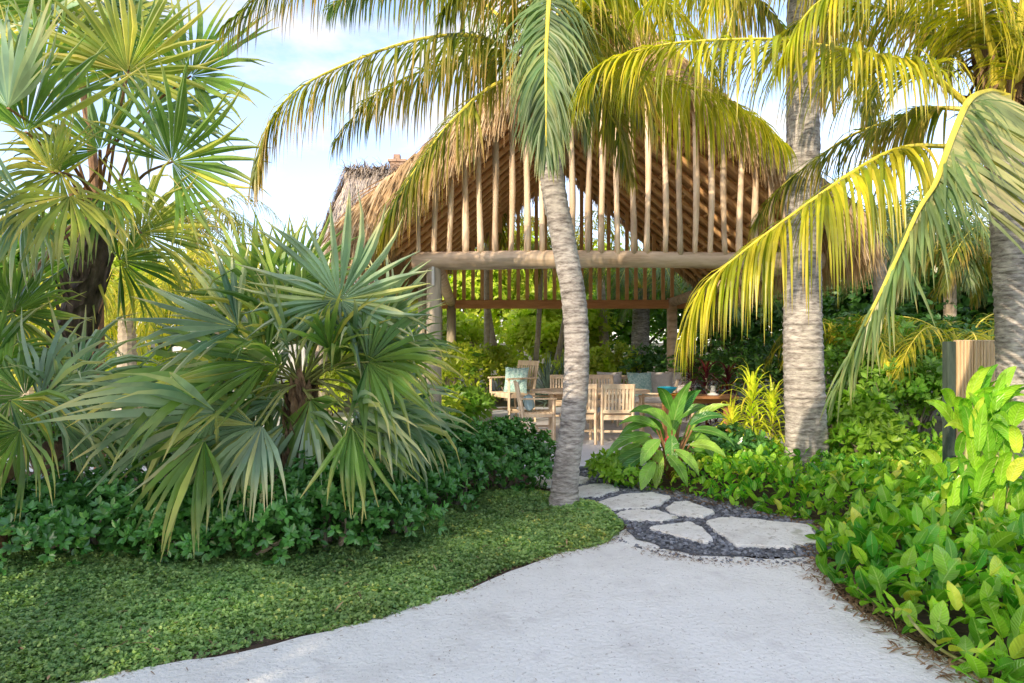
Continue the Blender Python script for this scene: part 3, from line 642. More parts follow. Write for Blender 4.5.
frond(palm3, W_((985, 150, 5.9), (960, 147, 5.8), (936, 146, 5.7), (913, 146, 5.6), (886, 153, 5.5), (852, 172, 5.4), (819, 195, 5.3), (771, 230, 5.2), (735, 258, 5.15), (700, 290, 5.1), (684, 335, 5.1)), ll=1.0, pairs=120, droop=2.3, mat='coco_leaf_yellow', up=.05, start=.28, width=.040)
frond(palm3, W_((1000, 100, 5.6), (985, 98, 5.1), (967, 106, 4.7), (953, 135, 4.5), (943, 162, 4.35), (933, 188, 4.25), (916, 215, 4.15), (893, 268, 4.0), (862, 330, 3.9), (838, 385, 3.85)), ll=.72, pairs=100, droop=.35, mat='coco_leaf_shaded', up=0., start=.16, ang=(34, 10), sides=(1, 0), width=.03)
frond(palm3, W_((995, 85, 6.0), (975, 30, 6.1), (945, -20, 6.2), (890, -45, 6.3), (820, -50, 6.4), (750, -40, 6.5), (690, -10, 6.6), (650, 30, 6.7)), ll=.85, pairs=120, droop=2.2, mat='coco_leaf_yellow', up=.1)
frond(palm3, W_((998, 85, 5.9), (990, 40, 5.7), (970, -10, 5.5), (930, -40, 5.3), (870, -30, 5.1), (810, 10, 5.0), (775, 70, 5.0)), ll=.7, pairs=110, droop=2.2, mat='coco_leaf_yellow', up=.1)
big = W_((1002, 95, 5.55), (987, 92, 5.05), (969, 101, 4.66), (955, 130, 4.46), (945, 157, 4.31), (935, 184, 4.21), (918, 211, 4.11), (895, 262, 3.98), (864, 326, 3.88))
mbx = MB(); pts = spline(big, 120); T, A, B = frames(pts)
n = 74; ss = np.linspace(.10, .60, n); k = (ss*119).astype(int); x = (ss-.10)/.5
al_ = np.radians(-30-8*x+rng.normal(size=n)*2.2)
tgt = np.c_[np.cos(al_), -.05-.15*x+rng.normal(size=n)*.04, np.sin(al_)]
strips(mbx, pts[k], tgt, (-.15, -1, .5), (1.15-.25*x)*(.9+.15*rng.random(n)), .034+.010*rng.random(n), droop=.10+.2*rng.random(n), S=6, fold=.3)
n = 26; ss = np.linspace(.58, .98, n); k = (ss*119).astype(int)
al_ = np.radians(-88-22*np.linspace(0, 1, n)+rng.normal(size=n)*7)
strips(mbx, pts[k], np.c_[np.cos(al_), rng.normal(size=n)*.1, np.sin(al_)], (-.15, -1, .5), .42*(.7+.5*rng.random(n)), .034, droop=.2, S=5, fold=.3)
tube(mbx, pts, np.linspace(.028, .008, 120), 6, mat=1)
mbx.build('frond', [M['coco_leaf_straw'], M['rachis']], palm3)
frond(palm3, W_((985, 112, 6.0), (960, 109, 6.1), (940, 108, 6.2), (920, 109, 6.3), (899, 118, 6.4), (852, 135, 6.5), (812, 162, 6.6), (778, 190, 6.7), (755, 222, 6.8)), ll=.8, pairs=110, droop=1.7, mat='coco_leaf', up=.1, start=.2)
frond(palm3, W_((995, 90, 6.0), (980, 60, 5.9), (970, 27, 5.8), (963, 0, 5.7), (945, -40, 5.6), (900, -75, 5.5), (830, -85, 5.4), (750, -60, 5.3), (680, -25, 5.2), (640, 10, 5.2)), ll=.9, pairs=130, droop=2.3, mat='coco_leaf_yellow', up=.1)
frond(palm3, W_((990, 100, 6.1), (970, 74, 6.2), (953, 50, 6.3), (930, 32, 6.4), (895, 12, 6.5), (850, 5, 6.7), (800, 20, 6.8), (770, 50, 6.9)), ll=.8, pairs=110, droop=2.0, mat='coco_leaf', up=.1, start=.25)
frond(palm3, W_((1006, 90, 5.9), (1016, 40, 5.7), (1030, -20, 5.5), (1060, -60, 5.3), (1120, -60, 5.1)), ll=.85, pairs=80, droop=1.5, mat='coco_leaf', rw=.05)
frond(palm3, W_((1006, 100, 5.9), (1030, 60, 5.7), (1070, 30, 5.5), (1120, 60, 5.4)), ll=.85, pairs=80, droop=1.5, mat='coco_leaf_yellow', rw=.05)
frond(palm3, W_((1008, 110, 6.1), (1040, 110, 6.3), (1090, 150, 6.5), (1120, 230, 6.6)), ll=.85, pairs=80, droop=1.5, mat='coco_leaf')
frond(palm3, W_((1000, 80, 6.1), (985, 20, 6.3), (940, -50, 6.6), (880, -70, 6.9)), ll=.8, pairs=80, droop=1.8, mat='coco_leaf')

# ---------------------------------------------------------------- fan palms
def fan(parent, hub, ang, Rr, tilt=0, roll=0, span=145, n=34, mat='fan_green', droop=.35, crown=None, stalk='fan_stalk', split=.42, cup=.25, sr=.010):
    """fan leaf: ang = direction of the leaf's axis seen from the front, tilt swings its tip toward (-) or away"""
    a = R(ang); A = np.array([math.cos(a), 0, math.sin(a)]); S_ = np.array([-math.sin(a), 0, math.cos(a)]); N = np.cross(A, S_)
    if N[1] > 0: N = -N; S_ = -S_
    Mt = np.array(Matrix.Rotation(R(tilt), 3, Vector(S_))); A = Mt@A; N = Mt@N
    Mr = np.array(Matrix.Rotation(R(roll), 3, Vector(A))); S_ = Mr@S_; N = Mr@N
    th = np.radians(np.linspace(-span, span, n)+rng.normal(size=n)*1.4)
    dth = 2*np.radians(span)/(n-1)
    D = np.cos(th)[:, None]*A+np.sin(th)[:, None]*S_+N*(cup*np.abs(np.sin(th/1.6))**1.5)[:, None]
    D = nrm(D+N*(rng.normal(size=(n, 1))*.07))
    LL = Rr*(1-.22*np.abs(th/np.pi)**1.5)*(.84+.22*rng.random(n))*np.where(rng.random(n) < .08, .6, 1); n_all = n
    rows = 7; rs = np.array([.02, .14, .28, split, .6, .8, 1.0])
    mb = MB(); g = np.array([0, 0, -1.])
    tang = nrm(np.cross(N[None, :], D)); nn = nrm(np.cross(D, tang))
    wmax = split*math.tan(dth/2)*1.12
    d = D.copy(); c = hub+D*(Rr*.02); prev = .02; V = []
    tt = np.clip(.5+rng.normal(size=n)*.2+(rng.random(n) < .12)*.45, 0, 1)
    dr = droop*(.6+.8*rng.random(n)); kink = rng.random(n) < .22*min(1, droop*2)
    lean = rng.normal(size=n)*.10
    for q, r in enumerate(rs):
        if q: c = c+d*(LL*(r-prev))[:, None]; prev = r
        hw = (r*math.tan(dth/2)*1.04 if r <= split else wmax*(1-((r-split)/(1-split))**1.25)+.0015/Rr)
        hwv = LL*hw; nq = nrm(np.cross(d, tang))
        fl = (.62 if r <= split else .5)
        V.append(np.stack([c-tang*hwv[:, None]-nq*(fl*hwv)[:, None], c+nq*(fl*hwv)[:, None]*1., c+tang*hwv[:, None]-nq*(fl*hwv)[:, None]], 1))
        if r >= split*.8: d = nrm(tang*lean[:, None]+d+g*(dr*(.5 if r < .7 else .7))[:, None]+g*(kink*(1.3 if r > .55 else 0)*droop*1.6)[:, None])
    V = np.stack(V, 1); i = (np.arange(n)*rows*3)[:, None, None]; k = np.arange(rows-1)[None, :, None]; j = np.arange(2)[None, None]
    b = i+k*3+j
    mb.add(V.reshape(-1, 3), np.stack([b, b+1, b+4, b+3], -1).reshape(-1, 4), np.repeat(tt, rows*3), np.broadcast_to(rs[None, :, None], (n, rows, 3)).reshape(-1))
    o = mb.build('fan_leaf', M[mat], parent)
    if crown is not None:
        st = MB(); cr = np.asarray(crown, float); L = np.linalg.norm(hub-cr)
        mid = (cr+hub)/2+np.array([0, 0, .10*L])
        tube(st, spline([cr, mid, hub], 10), np.linspace(sr*1.6, sr, 10), 6, flat=.6)
        s = bpy.data.objects.new('leaf_stalk', st.mesh('leaf_stalk', M[stalk], WORG[parent.name])); COL.objects.link(s); s.parent = o
    return o
def boots_trunk(root, ctrl, r0, r1, nb=90, mat='boots', spread=.5, bl=.16):
    mb = MB(); pts = spline(ctrl, 30); tube(mb, pts, np.linspace(r0, r1, 30), 14, rmod=lambda m, k: 1+.06*rng.normal(size=(m, k)))
    n = nb; t = rng.random(n); k = (t*29).astype(int); th = np.arange(n)*2.4; rr = (r0+(r1-r0)*t)*.9
    o = np.c_[np.cos(th), np.sin(th), 0*th]; P = pts[k]+o*rr[:, None]
    strips(mb, P, o*spread+[0, 0, 1.], o, bl*(.7+.6*rng.random(n)), .07+.04*rng.random(n), droop=-.2, S=3, prof='blade', fold=.4)
    return mb.build('trunk', M[mat], root)

# --- silvery fan palm in the centre left
bs = gnd(298, 545); cs = at(302, 385, 5.35)
sp_ = thing('silver_fan_palm', bs, 'low silvery fan palm with a short shaggy trunk in the middle of the shrub bed', 'fan palm')
boots_trunk(sp_, [bs, at(298, 470, 5.35), cs], .085, .08, 130, 'fibre', .45, .2)
SIL = [ # hub px, py, depth, angle, radius px, tilt, roll, span, mat, droop
 (340, 300, 5.0, 84, 105, -12, 0, 150, 'fan_silver', .06), (296, 282, 5.5, 104, 78, 10, 10, 100, 'fan_green', .12), (238, 327, 5.1, 158, 104, -10, 38, 70, 'fan_silver', .15),
 (252, 300, 5.6, 125, 98, 10, -20, 80, 'fan_green', .1), (382, 318, 5.2, 70, 72, 0, -35, 80, 'fan_silver', .12),
 (368, 362, 4.9, 12, 98, -10, -25, 105, 'fan_green', .45), (352, 408, 4.9, -28, 98, -15, 50, 75, 'fan_silver', .35),
 (216, 412, 4.7, 186, 150, -15, -48, 80, 'fan_silver', .30), (204, 440, 4.8, 232, 112, -15, 30, 75, 'fan_green', .45),
 (262, 425, 4.7, 252, 92, -15, 35, 60, 'fan_silver', .40), (232, 372, 5.0, 172, 150, -8, 55, 75, 'fan_green', .35),
 (262, 350, 5.3, 140, 110, 20, 40, 80, 'fan_silver', .25), (330, 350, 5.1, 50, 85, -20, 50, 70, 'fan_green', .25),
 (395, 355, 5.5, 20, 70, 20, -30, 70, 'fan_green', .3), (375, 395, 5.2, -5, 100, 10, -45, 90, 'fan_silver', .4),
 (352, 425, 4.8, -60, 90, -10, -45, 60, 'fan_green', .4), (185, 405, 5.2, 200, 105, 10, -30, 85, 'fan_silver', .4),
 (300, 340, 5.5, 80, 85, 15, 10, 90, 'fan_silver', .2), (255, 425, 4.9, 215, 95, -10, 10, 80, 'fan_silver', .5), (392, 420, 5.3, -45, 90, 5, -20, 85, 'fan_silver', .45)]
for q in range(26):
    a_ = rng.random()*360; rr_ = 25+60*rng.random()
    SIL.append((302+rr_*math.cos(R(a_)), 375-rr_*math.sin(R(a_))*.8, 4.9+.9*rng.random(), a_, 75+30*rng.random(), rng.normal()*15, rng.choice([-1, 1])*(35+30*rng.random()), 60+30*rng.random(), rng.choice(['fan_silver', 'fan_green']), .2+.3*rng.random()))
for (px, py, d, an, rp, ti, ro, sp, mt, dr) in SIL:
    fan(sp_, at(px, py, d), an, rp/F*d*1.04, ti, ro, sp, max(16, int(sp*.25)), mt, dr, crown=cs+rng.normal(size=3)*.03)

# --- tall dark-trunked fan palm at the left
bl_ = gnd(52, 500); cl_ = at(100, 215, 6.3)
lp = thing('fan_palm', bl_, 'tall fan palm with a dark ragged trunk and a crown of big fans', 'fan palm')
boots_trunk(lp, [bl_, at(66, 420, 6.6), at(74, 340, 6.5), at(86, 285, 6.4), cl_], .20, .13, 170, 'boots', .5, .24)
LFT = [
 (128, 72, 5.9, 72, 108, -8, 5, 100, 'fan_sunlit', .05), (130, 66, 6.1, 130, 95, 12, 10, 100, 'fan_green', .1), (191, 76, 6.0, 38, 98, -5, -15, 105, 'fan_green', .12),
 (172, 162, 5.6, 38, 105, -15, 10, 125, 'fan_green', .16), (60, 172, 5.4, 205, 90, -10, 20, 120, 'fan_sunlit', .75), (52, 172, 5.3, 88, 70, 5, 0, 45, 'fan_sunlit', .05),
 (141, 233, 5.7, 40, 92, -5, 20, 95, 'fan_sunlit', .35), (26, 132, 5.2, 96, 128, 5, 20, 60, 'fan_green', .05), (8, 108, 5.0, 80, 120, 0, -30, 70, 'fan_silver', .08),
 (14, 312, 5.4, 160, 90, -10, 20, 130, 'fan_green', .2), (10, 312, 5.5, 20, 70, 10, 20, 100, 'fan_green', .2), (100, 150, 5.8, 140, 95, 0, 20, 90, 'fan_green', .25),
 (70, 195, 5.2, 265, 95, -25, 0, 90, 'fan_sunlit', .8), (105, 190, 5.6, -60, 85, -20, 0, 70, 'fan_green', .8), (40, 80, 6.2, 120, 100, 0, 0, 110, 'fan_green', .2),
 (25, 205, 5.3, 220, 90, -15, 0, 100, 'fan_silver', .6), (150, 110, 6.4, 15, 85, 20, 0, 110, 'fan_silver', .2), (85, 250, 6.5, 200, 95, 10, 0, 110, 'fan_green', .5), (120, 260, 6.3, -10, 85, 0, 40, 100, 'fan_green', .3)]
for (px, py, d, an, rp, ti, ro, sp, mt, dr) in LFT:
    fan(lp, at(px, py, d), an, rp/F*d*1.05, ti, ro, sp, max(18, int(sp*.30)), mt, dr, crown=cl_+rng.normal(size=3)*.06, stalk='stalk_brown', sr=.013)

# --- slim fan palm behind it
bq = at(100, 341.5, 8.5); bq[2] = 0; cq = at(76, 42, 8.5)
lq = thing('fan_palm', bq, 'slim fan palm with a thin bare stem behind the dark ragged trunk', 'fan palm')
mb = MB(); tube(mb, spline([bq, at(97, 250, 8.5), at(92, 150, 8.5), cq], 30), np.linspace(.07, .045, 30), 10, rmod=lambda m, k: 1+.05*rng.normal(size=(m, 1))); mb.build('trunk', M['stalk_brown'], lq)
for k in range(16):
    a = k*137.5 % 360; e = 200+k*9
    hub = cq+np.array([math.cos(R(a))*.55, math.sin(R(a))*.5, .3*math.sin(k*1.7)+.15])
    fan(lq, hub, math.degrees(math.atan2(hub[2]-cq[2]+.1, hub[0]-cq[0])), .85, rng.normal()*22, rng.normal()*30, 115, 26, ['fan_green', 'fan_sunlit', 'fan_silver'][k % 3], .25, crown=cq)

# --- low fan palm at the left frame edge
bz = gnd(0, 560); cz = at(-5, 470, 4.9)
lz = thing('fan_palm', bz, 'low fan palm at the left edge with long drooping grey green fans', 'fan palm')
boots_trunk(lz, [bz, cz], .1, .09, 50, 'fibre')
for (px, py, d, an, rp, ti, ro, sp, mt, dr) in [(25, 395, 4.9, 150, 100, 0, 50, 70, 'fan_green', .8), (40, 400, 5.0, 40, 110, 0, -20, 80, 'fan_silver', .8), (10, 400, 4.7, -60, 100, -10, 0, 70, 'fan_green', .9),
        (60, 420, 5.2, 10, 100, 10, 20, 90, 'fan_silver', .7), (-15, 370, 5.2, 80, 95, 10, 40, 70, 'fan_green', .5), (20, 430, 4.6, 230, 90, 0, 0, 90, 'fan_green', .7), (75, 385, 5.6, 70, 95, 10, 20, 90, 'fan_silver', .5)]:
    fan(lz, at(px, py, d), an, rp/F*d, ti, ro, sp, max(16, int(sp*.28)), mt, dr, crown=cz)

# ---------------------------------------------------------------- shrubs and bushes
def foliage(mb, c, r, nros, L, W, per=6, blobs=9, droop=.3, prof='oval', S=3, cols=3, mat=0, open_=.6, flat=.1, tintb=None, core=.6):
    c = np.asarray(c, float); r = np.asarray(r, float)
    bd = rdir(blobs); bd[:, 2] = np.abs(bd[:, 2])*.9-.15; bc = c+bd*r*(.35+.45*rng.random((blobs, 1))); br = r*(.38+.25*rng.random((blobs, 1)))
    k = rng.integers(0, blobs, nros); o = rdir(nros); o[:, 2] = np.where(rng.random(nros) < .7, np.abs(o[:, 2]), o[:, 2])
    P = bc[k]+o*br[k]*(core+(1.12-core)*rng.random((nros, 1))**.6)
    P[:, 2] = np.maximum(P[:, 2], .03)
    ax = nrm(o*.8+nrm((P-c)/r)*.5+[0, 0, .45])
    bt = rng.random(blobs)*.35
    PP = np.repeat(P, per, 0); AX = np.repeat(ax, per, 0); n = len(PP)
    Q = perp(AX); D = nrm(AX*(open_+.5*rng.random((n, 1)))+Q)
    tt = np.clip(np.repeat(bt[k]+.3*rng.random(nros), per)+rng.random(n)*.35, 0, 1)
    sz = .7+.5*rng.random(n)
    strips(mb, PP+D*.2*L, D, nrm(AX+.2*rdir(n)), L*sz, W*sz, droop=droop, S=S, cols=cols, prof=prof, fold=.18, tint=tt, mat=mat)
    return P
def shrub(name, base, c, r, nros, L, W, mat, label, cat='shrub', group=None, stem='bark', nst=10, **k):
    root = thing(name, base, label, cat, group)
    mb = MB(); P = foliage(mb, c, r, nros, L, W, **k); mb.build('foliage', M[mat], root)
    st = MB()
    for q in rng.choice(len(P), min(nst, len(P)), replace=False):
        p0 = np.asarray(base, float)+np.r_[rng.normal(size=2)*.05, 0]; p2 = P[q]; m_ = (p0+p2)/2+rng.normal(size=3)*.06
        tube(st, spline([p0, m_, p2], 8), np.linspace(.018, .005, 8), 5)
    st.build('stem', M[stem], root)
    return root
HED = [ # px, py(base), top py, rx, matname, label
 (28, 562, 478, .55, 'hedge_leaf', 'dark glossy shrub at the left edge in front of the low fan palm'),
 (105, 556, 478, .50, 'hedge_leaf', 'dark glossy shrub under the tips of the big silvery fan at the left'),
 (185, 560, 492, .42, 'hedge_leaf', 'low dark glossy shrub below the hanging fan tips'),
 (255, 560, 488, .45, 'hedge_leaf', 'low glossy shrub in front of the shaggy silver palm trunk'),
 (335, 555, 462, .50, 'hedge_leaf', 'glossy shrub with light green tips just right of the shaggy trunk'),
 (400, 540, 462, .45, 'hedge_leaf', 'glossy dark shrub reaching furthest onto the lawn'),
 (455, 508, 425, .50, 'hedge_leaf', 'tall loose shrub behind the upper end of the lawn'),
 (505, 492, 428, .42, 'hedge_leaf', 'rounded shrub beside the deck edge left of the curved palm')]
for px, pb, pt, rx, mt, lab in HED:
    b = gnd(px, pb); b[1] += .0; d = b[1]; top = CH+(CY-pt+10)/F*d
    shrub('glossy_shrub', b, (b[0], d, top*.36), (rx*1.25, .38, top*.62), 950, .052, .028, mt, lab, group='glossy shrubs behind the lawn', per=9, blobs=13, prof='paddle', droop=-.1, S=3, open_=.25)
for px, d, h, rx in [(150, 6.3, .9, .8), (240, 6.5, .85, .8), (60, 6.6, 1.0, .9), (360, 6.6, .8, .7), (440, 7.6, .8, .5), (400, 7.6, .85, .6)]:
    b = np.array([(px-CX)/F*d, d, 0]); shrub('leafy_shrub', b, (b[0], d, h*.5), (rx, .5, h*.55), 420, .075, .034, 'bush_leaf_dark' if px < 300 else 'hedge_leaf', 'dark leafy shrub filling the bed behind the silver palm', group='dark shrubs behind the silver palm', per=6, blobs=12, S=2)
# bromeliad-like blades in the shrub by the deck
def blades(name, base, n, L, W, mat, label, cat='plant', droop=1.2, el=(15, 80), group=None, part='leaf_rosette', stemh=0., prof='blade', S=5):
    root = thing(name, base, label, cat, group); mb = MB()
    th = np.arange(n)*2.399+rng.random(n)*.3; e = np.radians(el[0]+(el[1]-el[0])*np.linspace(0, 1, n)+rng.normal(size=n)*6)
    D = np.c_[np.cos(th)*np.cos(e), np.sin(th)*np.cos(e), np.sin(e)]
    z = stemh*np.linspace(.15, 1, n) if stemh else np.full(n, .03)
    P = np.asarray(base, float)+np.c_[np.cos(th)*.02, np.sin(th)*.02, z]
    U = nrm(np.cross(np.cross(D, [0, 0, 1.]), D)+1e-4)
    strips(mb, P, D, U, L*(.75+.4*rng.random(n)), W*(.8+.3*rng.random(n)), droop=droop*(.7+.6*rng.random(n)), S=S, prof=prof, fold=.3)
    mb.build(part, M[mat], root)
    if stemh:
        st = MB(); tube(st, [np.asarray(base, float), np.asarray(base, float)+[0.01, 0, stemh*.5], np.asarray(base, float)+[0, 0, stemh]], .018, 6); st.build('stem', M['bark'], root)
    return root
blades('arching_blade_plant', gnd(455, 492), 34, .62, .05, 'bush_leaf_dark', 'arching dark strap leaved plant poking through the shrub by the deck', droop=1.0)

# right-hand bed --------------------------------------------------------------
def vine_leaves(mb, P, L, lean=None, size=1.0, up=.6):
    n = len(P); th = rng.random(n)*6.28
    D = nrm(np.c_[np.cos(th), np.sin(th)-.25, up*(.5+2.2*rng.random(n))])
    if lean is not None: D = nrm(D+lean)
    U = nrm(np.cross(np.cross(D, [0, 0, 1.]), D)+rng.normal(size=(n, 3))*.25)
    tt = np.clip(.42+.22*np.sin(P[:, 0]*2.3)*np.sin(P[:, 1]*3.1)+rng.normal(size=n)*.32, 0, 1)
    strips(mb, P, D, U, L, L*(.42+.20*rng.random(n)), droop=.8*rng.random(n)**1.5+.05, S=6, prof='oval', fold=.20, wav=.12, tint=tt)
bed = G((585, 470), (610, 488), (660, 492), (715, 505), (790, 520), (828, 530), (816, 545), (822, 578), (860, 612), (918, 650), (978, 690), (1060, 760), (1350, 760), (1350, 470), (1100, 460), (850, 452), (700, 458), (620, 462))
mb = MB()
def bed_h(XY, de): return .03+np.minimum(.26, de*.55)+.05*np.sin(XY[:, 0]*3.3+XY[:, 1])*np.sin(XY[:, 1]*2.9)
XY = scatter(bed, 13000); XY = XY[XY[:, 0] < 6.2]; de = edge_dist(bed, XY)
P = np.c_[XY, bed_h(XY, de)*(.35+.75*rng.random(len(XY)))]
sz = np.where(XY[:, 0] > 2.0+.0*XY[:, 1], 1.0, .72)*(.55+.70*rng.random(len(XY)))*np.clip(1.35-.07*XY[:, 1], .7, 1.1)
vine_leaves(mb, P, .142*sz, lean=np.array([0, -.3, .45]))
o = mb.build('vine_ground_cover', M['phil_leaf'])
tag(o, 'bright green bed of wavy edged vine leaves spilling onto the sand at the right', 'ground cover', kind='stuff')
# runners at the edge
def vine(base, ctrl, label):
    root = thing('creeping_vine', base, label, 'vine', 'bare vine runners'); mb = MB(); pts = spline(ctrl, 30); tube(mb, pts, .008, 6); mb.build('stem', M['vine_stem'], root)
    
    for k in range(2, 30, 4): mb = MB(); vine_leaves(mb, pts[k:k+1]+[0, 0, .02], .12); mb.build('leaf', M['phil_leaf'], root)
c = [gnd(1040, 672, .05), gnd(985, 668, .03), gnd(960, 660, .04), gnd(935, 645, .06), gnd(915, 625, .15), gnd(905, 610, .1)]
vine(c[0], c, 'pale bare vine runner trailing along the sand at the lower right')
c = [gnd(800, 510, .06), gnd(830, 500, .08), gnd(850, 510, .05), gnd(870, 505, .12)]
vine(c[0], c, 'thin vine runner at the foot of the leafy bed by the widest stone')
mb = MB(); e = spline([gnd(x, y) for x, y in [(640, 489), (700, 503), (790, 522), (822, 535), (818, 560), (850, 600), (900, 636), (985, 690)]], 400)
k = rng.integers(0, 400, 1500); P = e[k]+[-.05, 0, 0]+np.c_[rng.normal(size=(1500, 2))*.07, np.full(1500, .03)]+[.06, .03, 0]
th = rng.random(1500)*6.28; strips(mb, P, np.c_[np.cos(th), np.sin(th), rng.normal(size=1500)*.25], (0, 0, 1), .04+.08*rng.random(1500), .008+.014*rng.random(1500), S=2, cols=2, droop=.3)
tag(mb.build('dry_leaves', M['dry']), 'brown dead leaves and twigs tucked under the edge of the right hand bed', 'litter', kind='stuff')

# climbing philodendron beside the board post
b = gnd(978, 545); cv = thing('climbing_vine', b, 'climbing vine with upright wavy leaves in front of the ribbed board', 'vine')
mb = MB(); n = 95
zz = rng.random(n); P = np.c_[b[0]+.04+np.clip(rng.normal(size=n), -1.3, 1.5)*(.11+.12*(zz<.5)), b[1]+rng.normal(size=n)*.14, .15+1.05*zz]
D = nrm(np.c_[rng.normal(size=n)*.35, -.25+rng.normal(size=n)*.2, .9+rng.random(n)*.4])
strips(mb, P, D, nrm(np.c_[rng.normal(size=n)*.5, -np.ones(n), .1+0*zz]), .34*(.75+.4*rng.random(n)), .078+.025*rng.random(n), droop=.35+.5*rng.random(n), S=9, prof='paddle', fold=.18, wav=.12)
mb.build('foliage', M['phil_leaf'], cv)
st = MB()
for k in range(4): tube(st, spline([b+[.05*k, 0, 0], b+[.12*k-.1, 0, .5], b+[.1*k-.05, -.02, 1.15]], 10), .014, 6)
st.build('stem', M['vine_stem'], cv)
b = gnd(1030, 520); cv = thing('climbing_vine', b, 'vine with arching light green leaves at the right edge in front of the palm trunk', 'vine')
mb = MB(); n = 60; zz = rng.random(n); P = np.c_[b[0]+.15+rng.normal(size=n)*.20, b[1]-.35+rng.normal(size=n)*.1, .2+1.1*zz]
D = nrm(np.c_[-.3+rng.normal(size=n)*.5, -.4+rng.normal(size=n)*.2, .6+rng.random(n)*.6])
strips(mb, P, D, nrm(np.c_[rng.normal(size=n)*.4, -np.ones(n), .5+0*zz]), .34*(.75+.4*rng.random(n)), .08+.025*rng.random(n), droop=.8, S=8, prof='paddle', fold=.18, wav=.12)
mb.build('foliage', M['phil_leaf'], cv)

# broad paddle-leaved plant by the deck
b = np.array([(672-CX)/F*7.7, 7.7, 0.]); pp_ = thing('paddle_leaf_plant', b, 'big plant with broad glossy paddle leaves and a red heart beside the deck', 'plant')
LV = [(645, 455, 610, 470, 7.3), (655, 425, 622, 418, 7.5), (650, 435, 605, 433, 7.4), (662, 420, 640, 398, 7.7), (670, 410, 664, 385, 7.8), (680, 415, 690, 388, 7.7), (690, 425, 715, 405, 7.6), (692, 430, 732, 425, 7.4), (690, 445, 722, 440, 7.2),
      (672, 435, 672, 458, 7.1), (655, 462, 640, 478, 7.1), (665, 440, 650, 410, 7.8), (682, 440, 705, 430, 7.9), (668, 455, 690, 475, 7.0), (680, 425, 672, 395, 8.0), (655, 440, 628, 440, 7.8), (700, 440, 720, 455, 7.5), (676, 420, 700, 396, 8.0), (640, 445, 615, 452, 7.7), (660, 450, 655, 480, 7.2), (670, 440, 680, 382, 7.6), (660, 430, 630, 405, 7.5), (685, 435, 712, 392, 7.8), (690, 450, 735, 450, 7.5), (650, 450, 600, 455, 7.5), (675, 450, 700, 462, 7.0), (660, 440, 640, 452, 7.1), (672, 430, 655, 400, 7.3)]
st = MB()
for (x0, y0, x1, y1, d) in LV:
    p0, p1 = at(x0, y0, d+.1), at(x1, y1, d); D = p1-p0; L = np.linalg.norm(D)*.95+.10
    mb = MB(); strips(mb, p0, D, (rng.normal()*.3, -.8, 1.), L, .125+.03*rng.random(), droop=.55, S=8, prof='oval', fold=.22, wav=.08, tint=rng.random()*.9)
    mb.build('leaf', M['paddle_leaf'], pp_)
    tube(st, spline([b+[rng.normal()*.04, 0, .05], (b+p0)/2+[0, 0, .06], p0], 8), .010, 5)
st.build('stem', M['stalk_brown'], pp_)
mb = MB(); strips(mb, np.repeat(at(669, 444, 7.4)[None], 5, 0), rdir(5)+[0, -.3, 1.0], (0, -1, .2), .09, .04, S=4, prof='oval'); mb.build('red_bract', M['red_flower'], pp_)
# golden plants
for px, py, d, h, n, lab in [(752, 470, 8.7, 1.0, 120, 'tall golden yellow strap leaved plant left of the thick palm trunk'), (772, 470, 8.9, .85, 90, 'smaller golden yellow plant tucked against the thick palm trunk'), (732, 470, 9.0, .6, 70, 'short golden plant in front of the red wood counter')]:
    bb = np.array([(px-CX)/F*d, d, 0.]); blades('golden_plant', bb, n, .46, .046, 'gold_blade', lab, droop=1.3, el=(10, 80), stemh=h, group='golden plants')
for px, d, h, lab in [(706, 11.5, 1.15, 'burgundy leaved plant behind the glass lantern'), (728, 11.8, 1.05, 'burgundy leaved plant to the right of the lantern near the golden plants'), (690, 13.2, 1.2, 'burgundy leaved plant behind the end of the sofa')]:
    bb = np.array([(px-CX)/F*d, d, 0.]); blades('burgundy_plant', bb, 60, .42, .06, 'red_blade', lab, droop=1.2, el=(0, 75), stemh=h, group='burgundy plants')
for px, d, lab in [(548, 16.6, 'spiky silver blue plant behind the reclined chair'), (565, 17.0, 'spiky silver blue plant partly behind the curved trunk')]:
    bb = np.array([(px-CX)/F*d, d, .0]); blades('silver_spiky_plant', bb, 70, .9, .07, 'silver_blade', lab, droop=.35, el=(5, 85), stemh=.5, group='silver spiky plants')
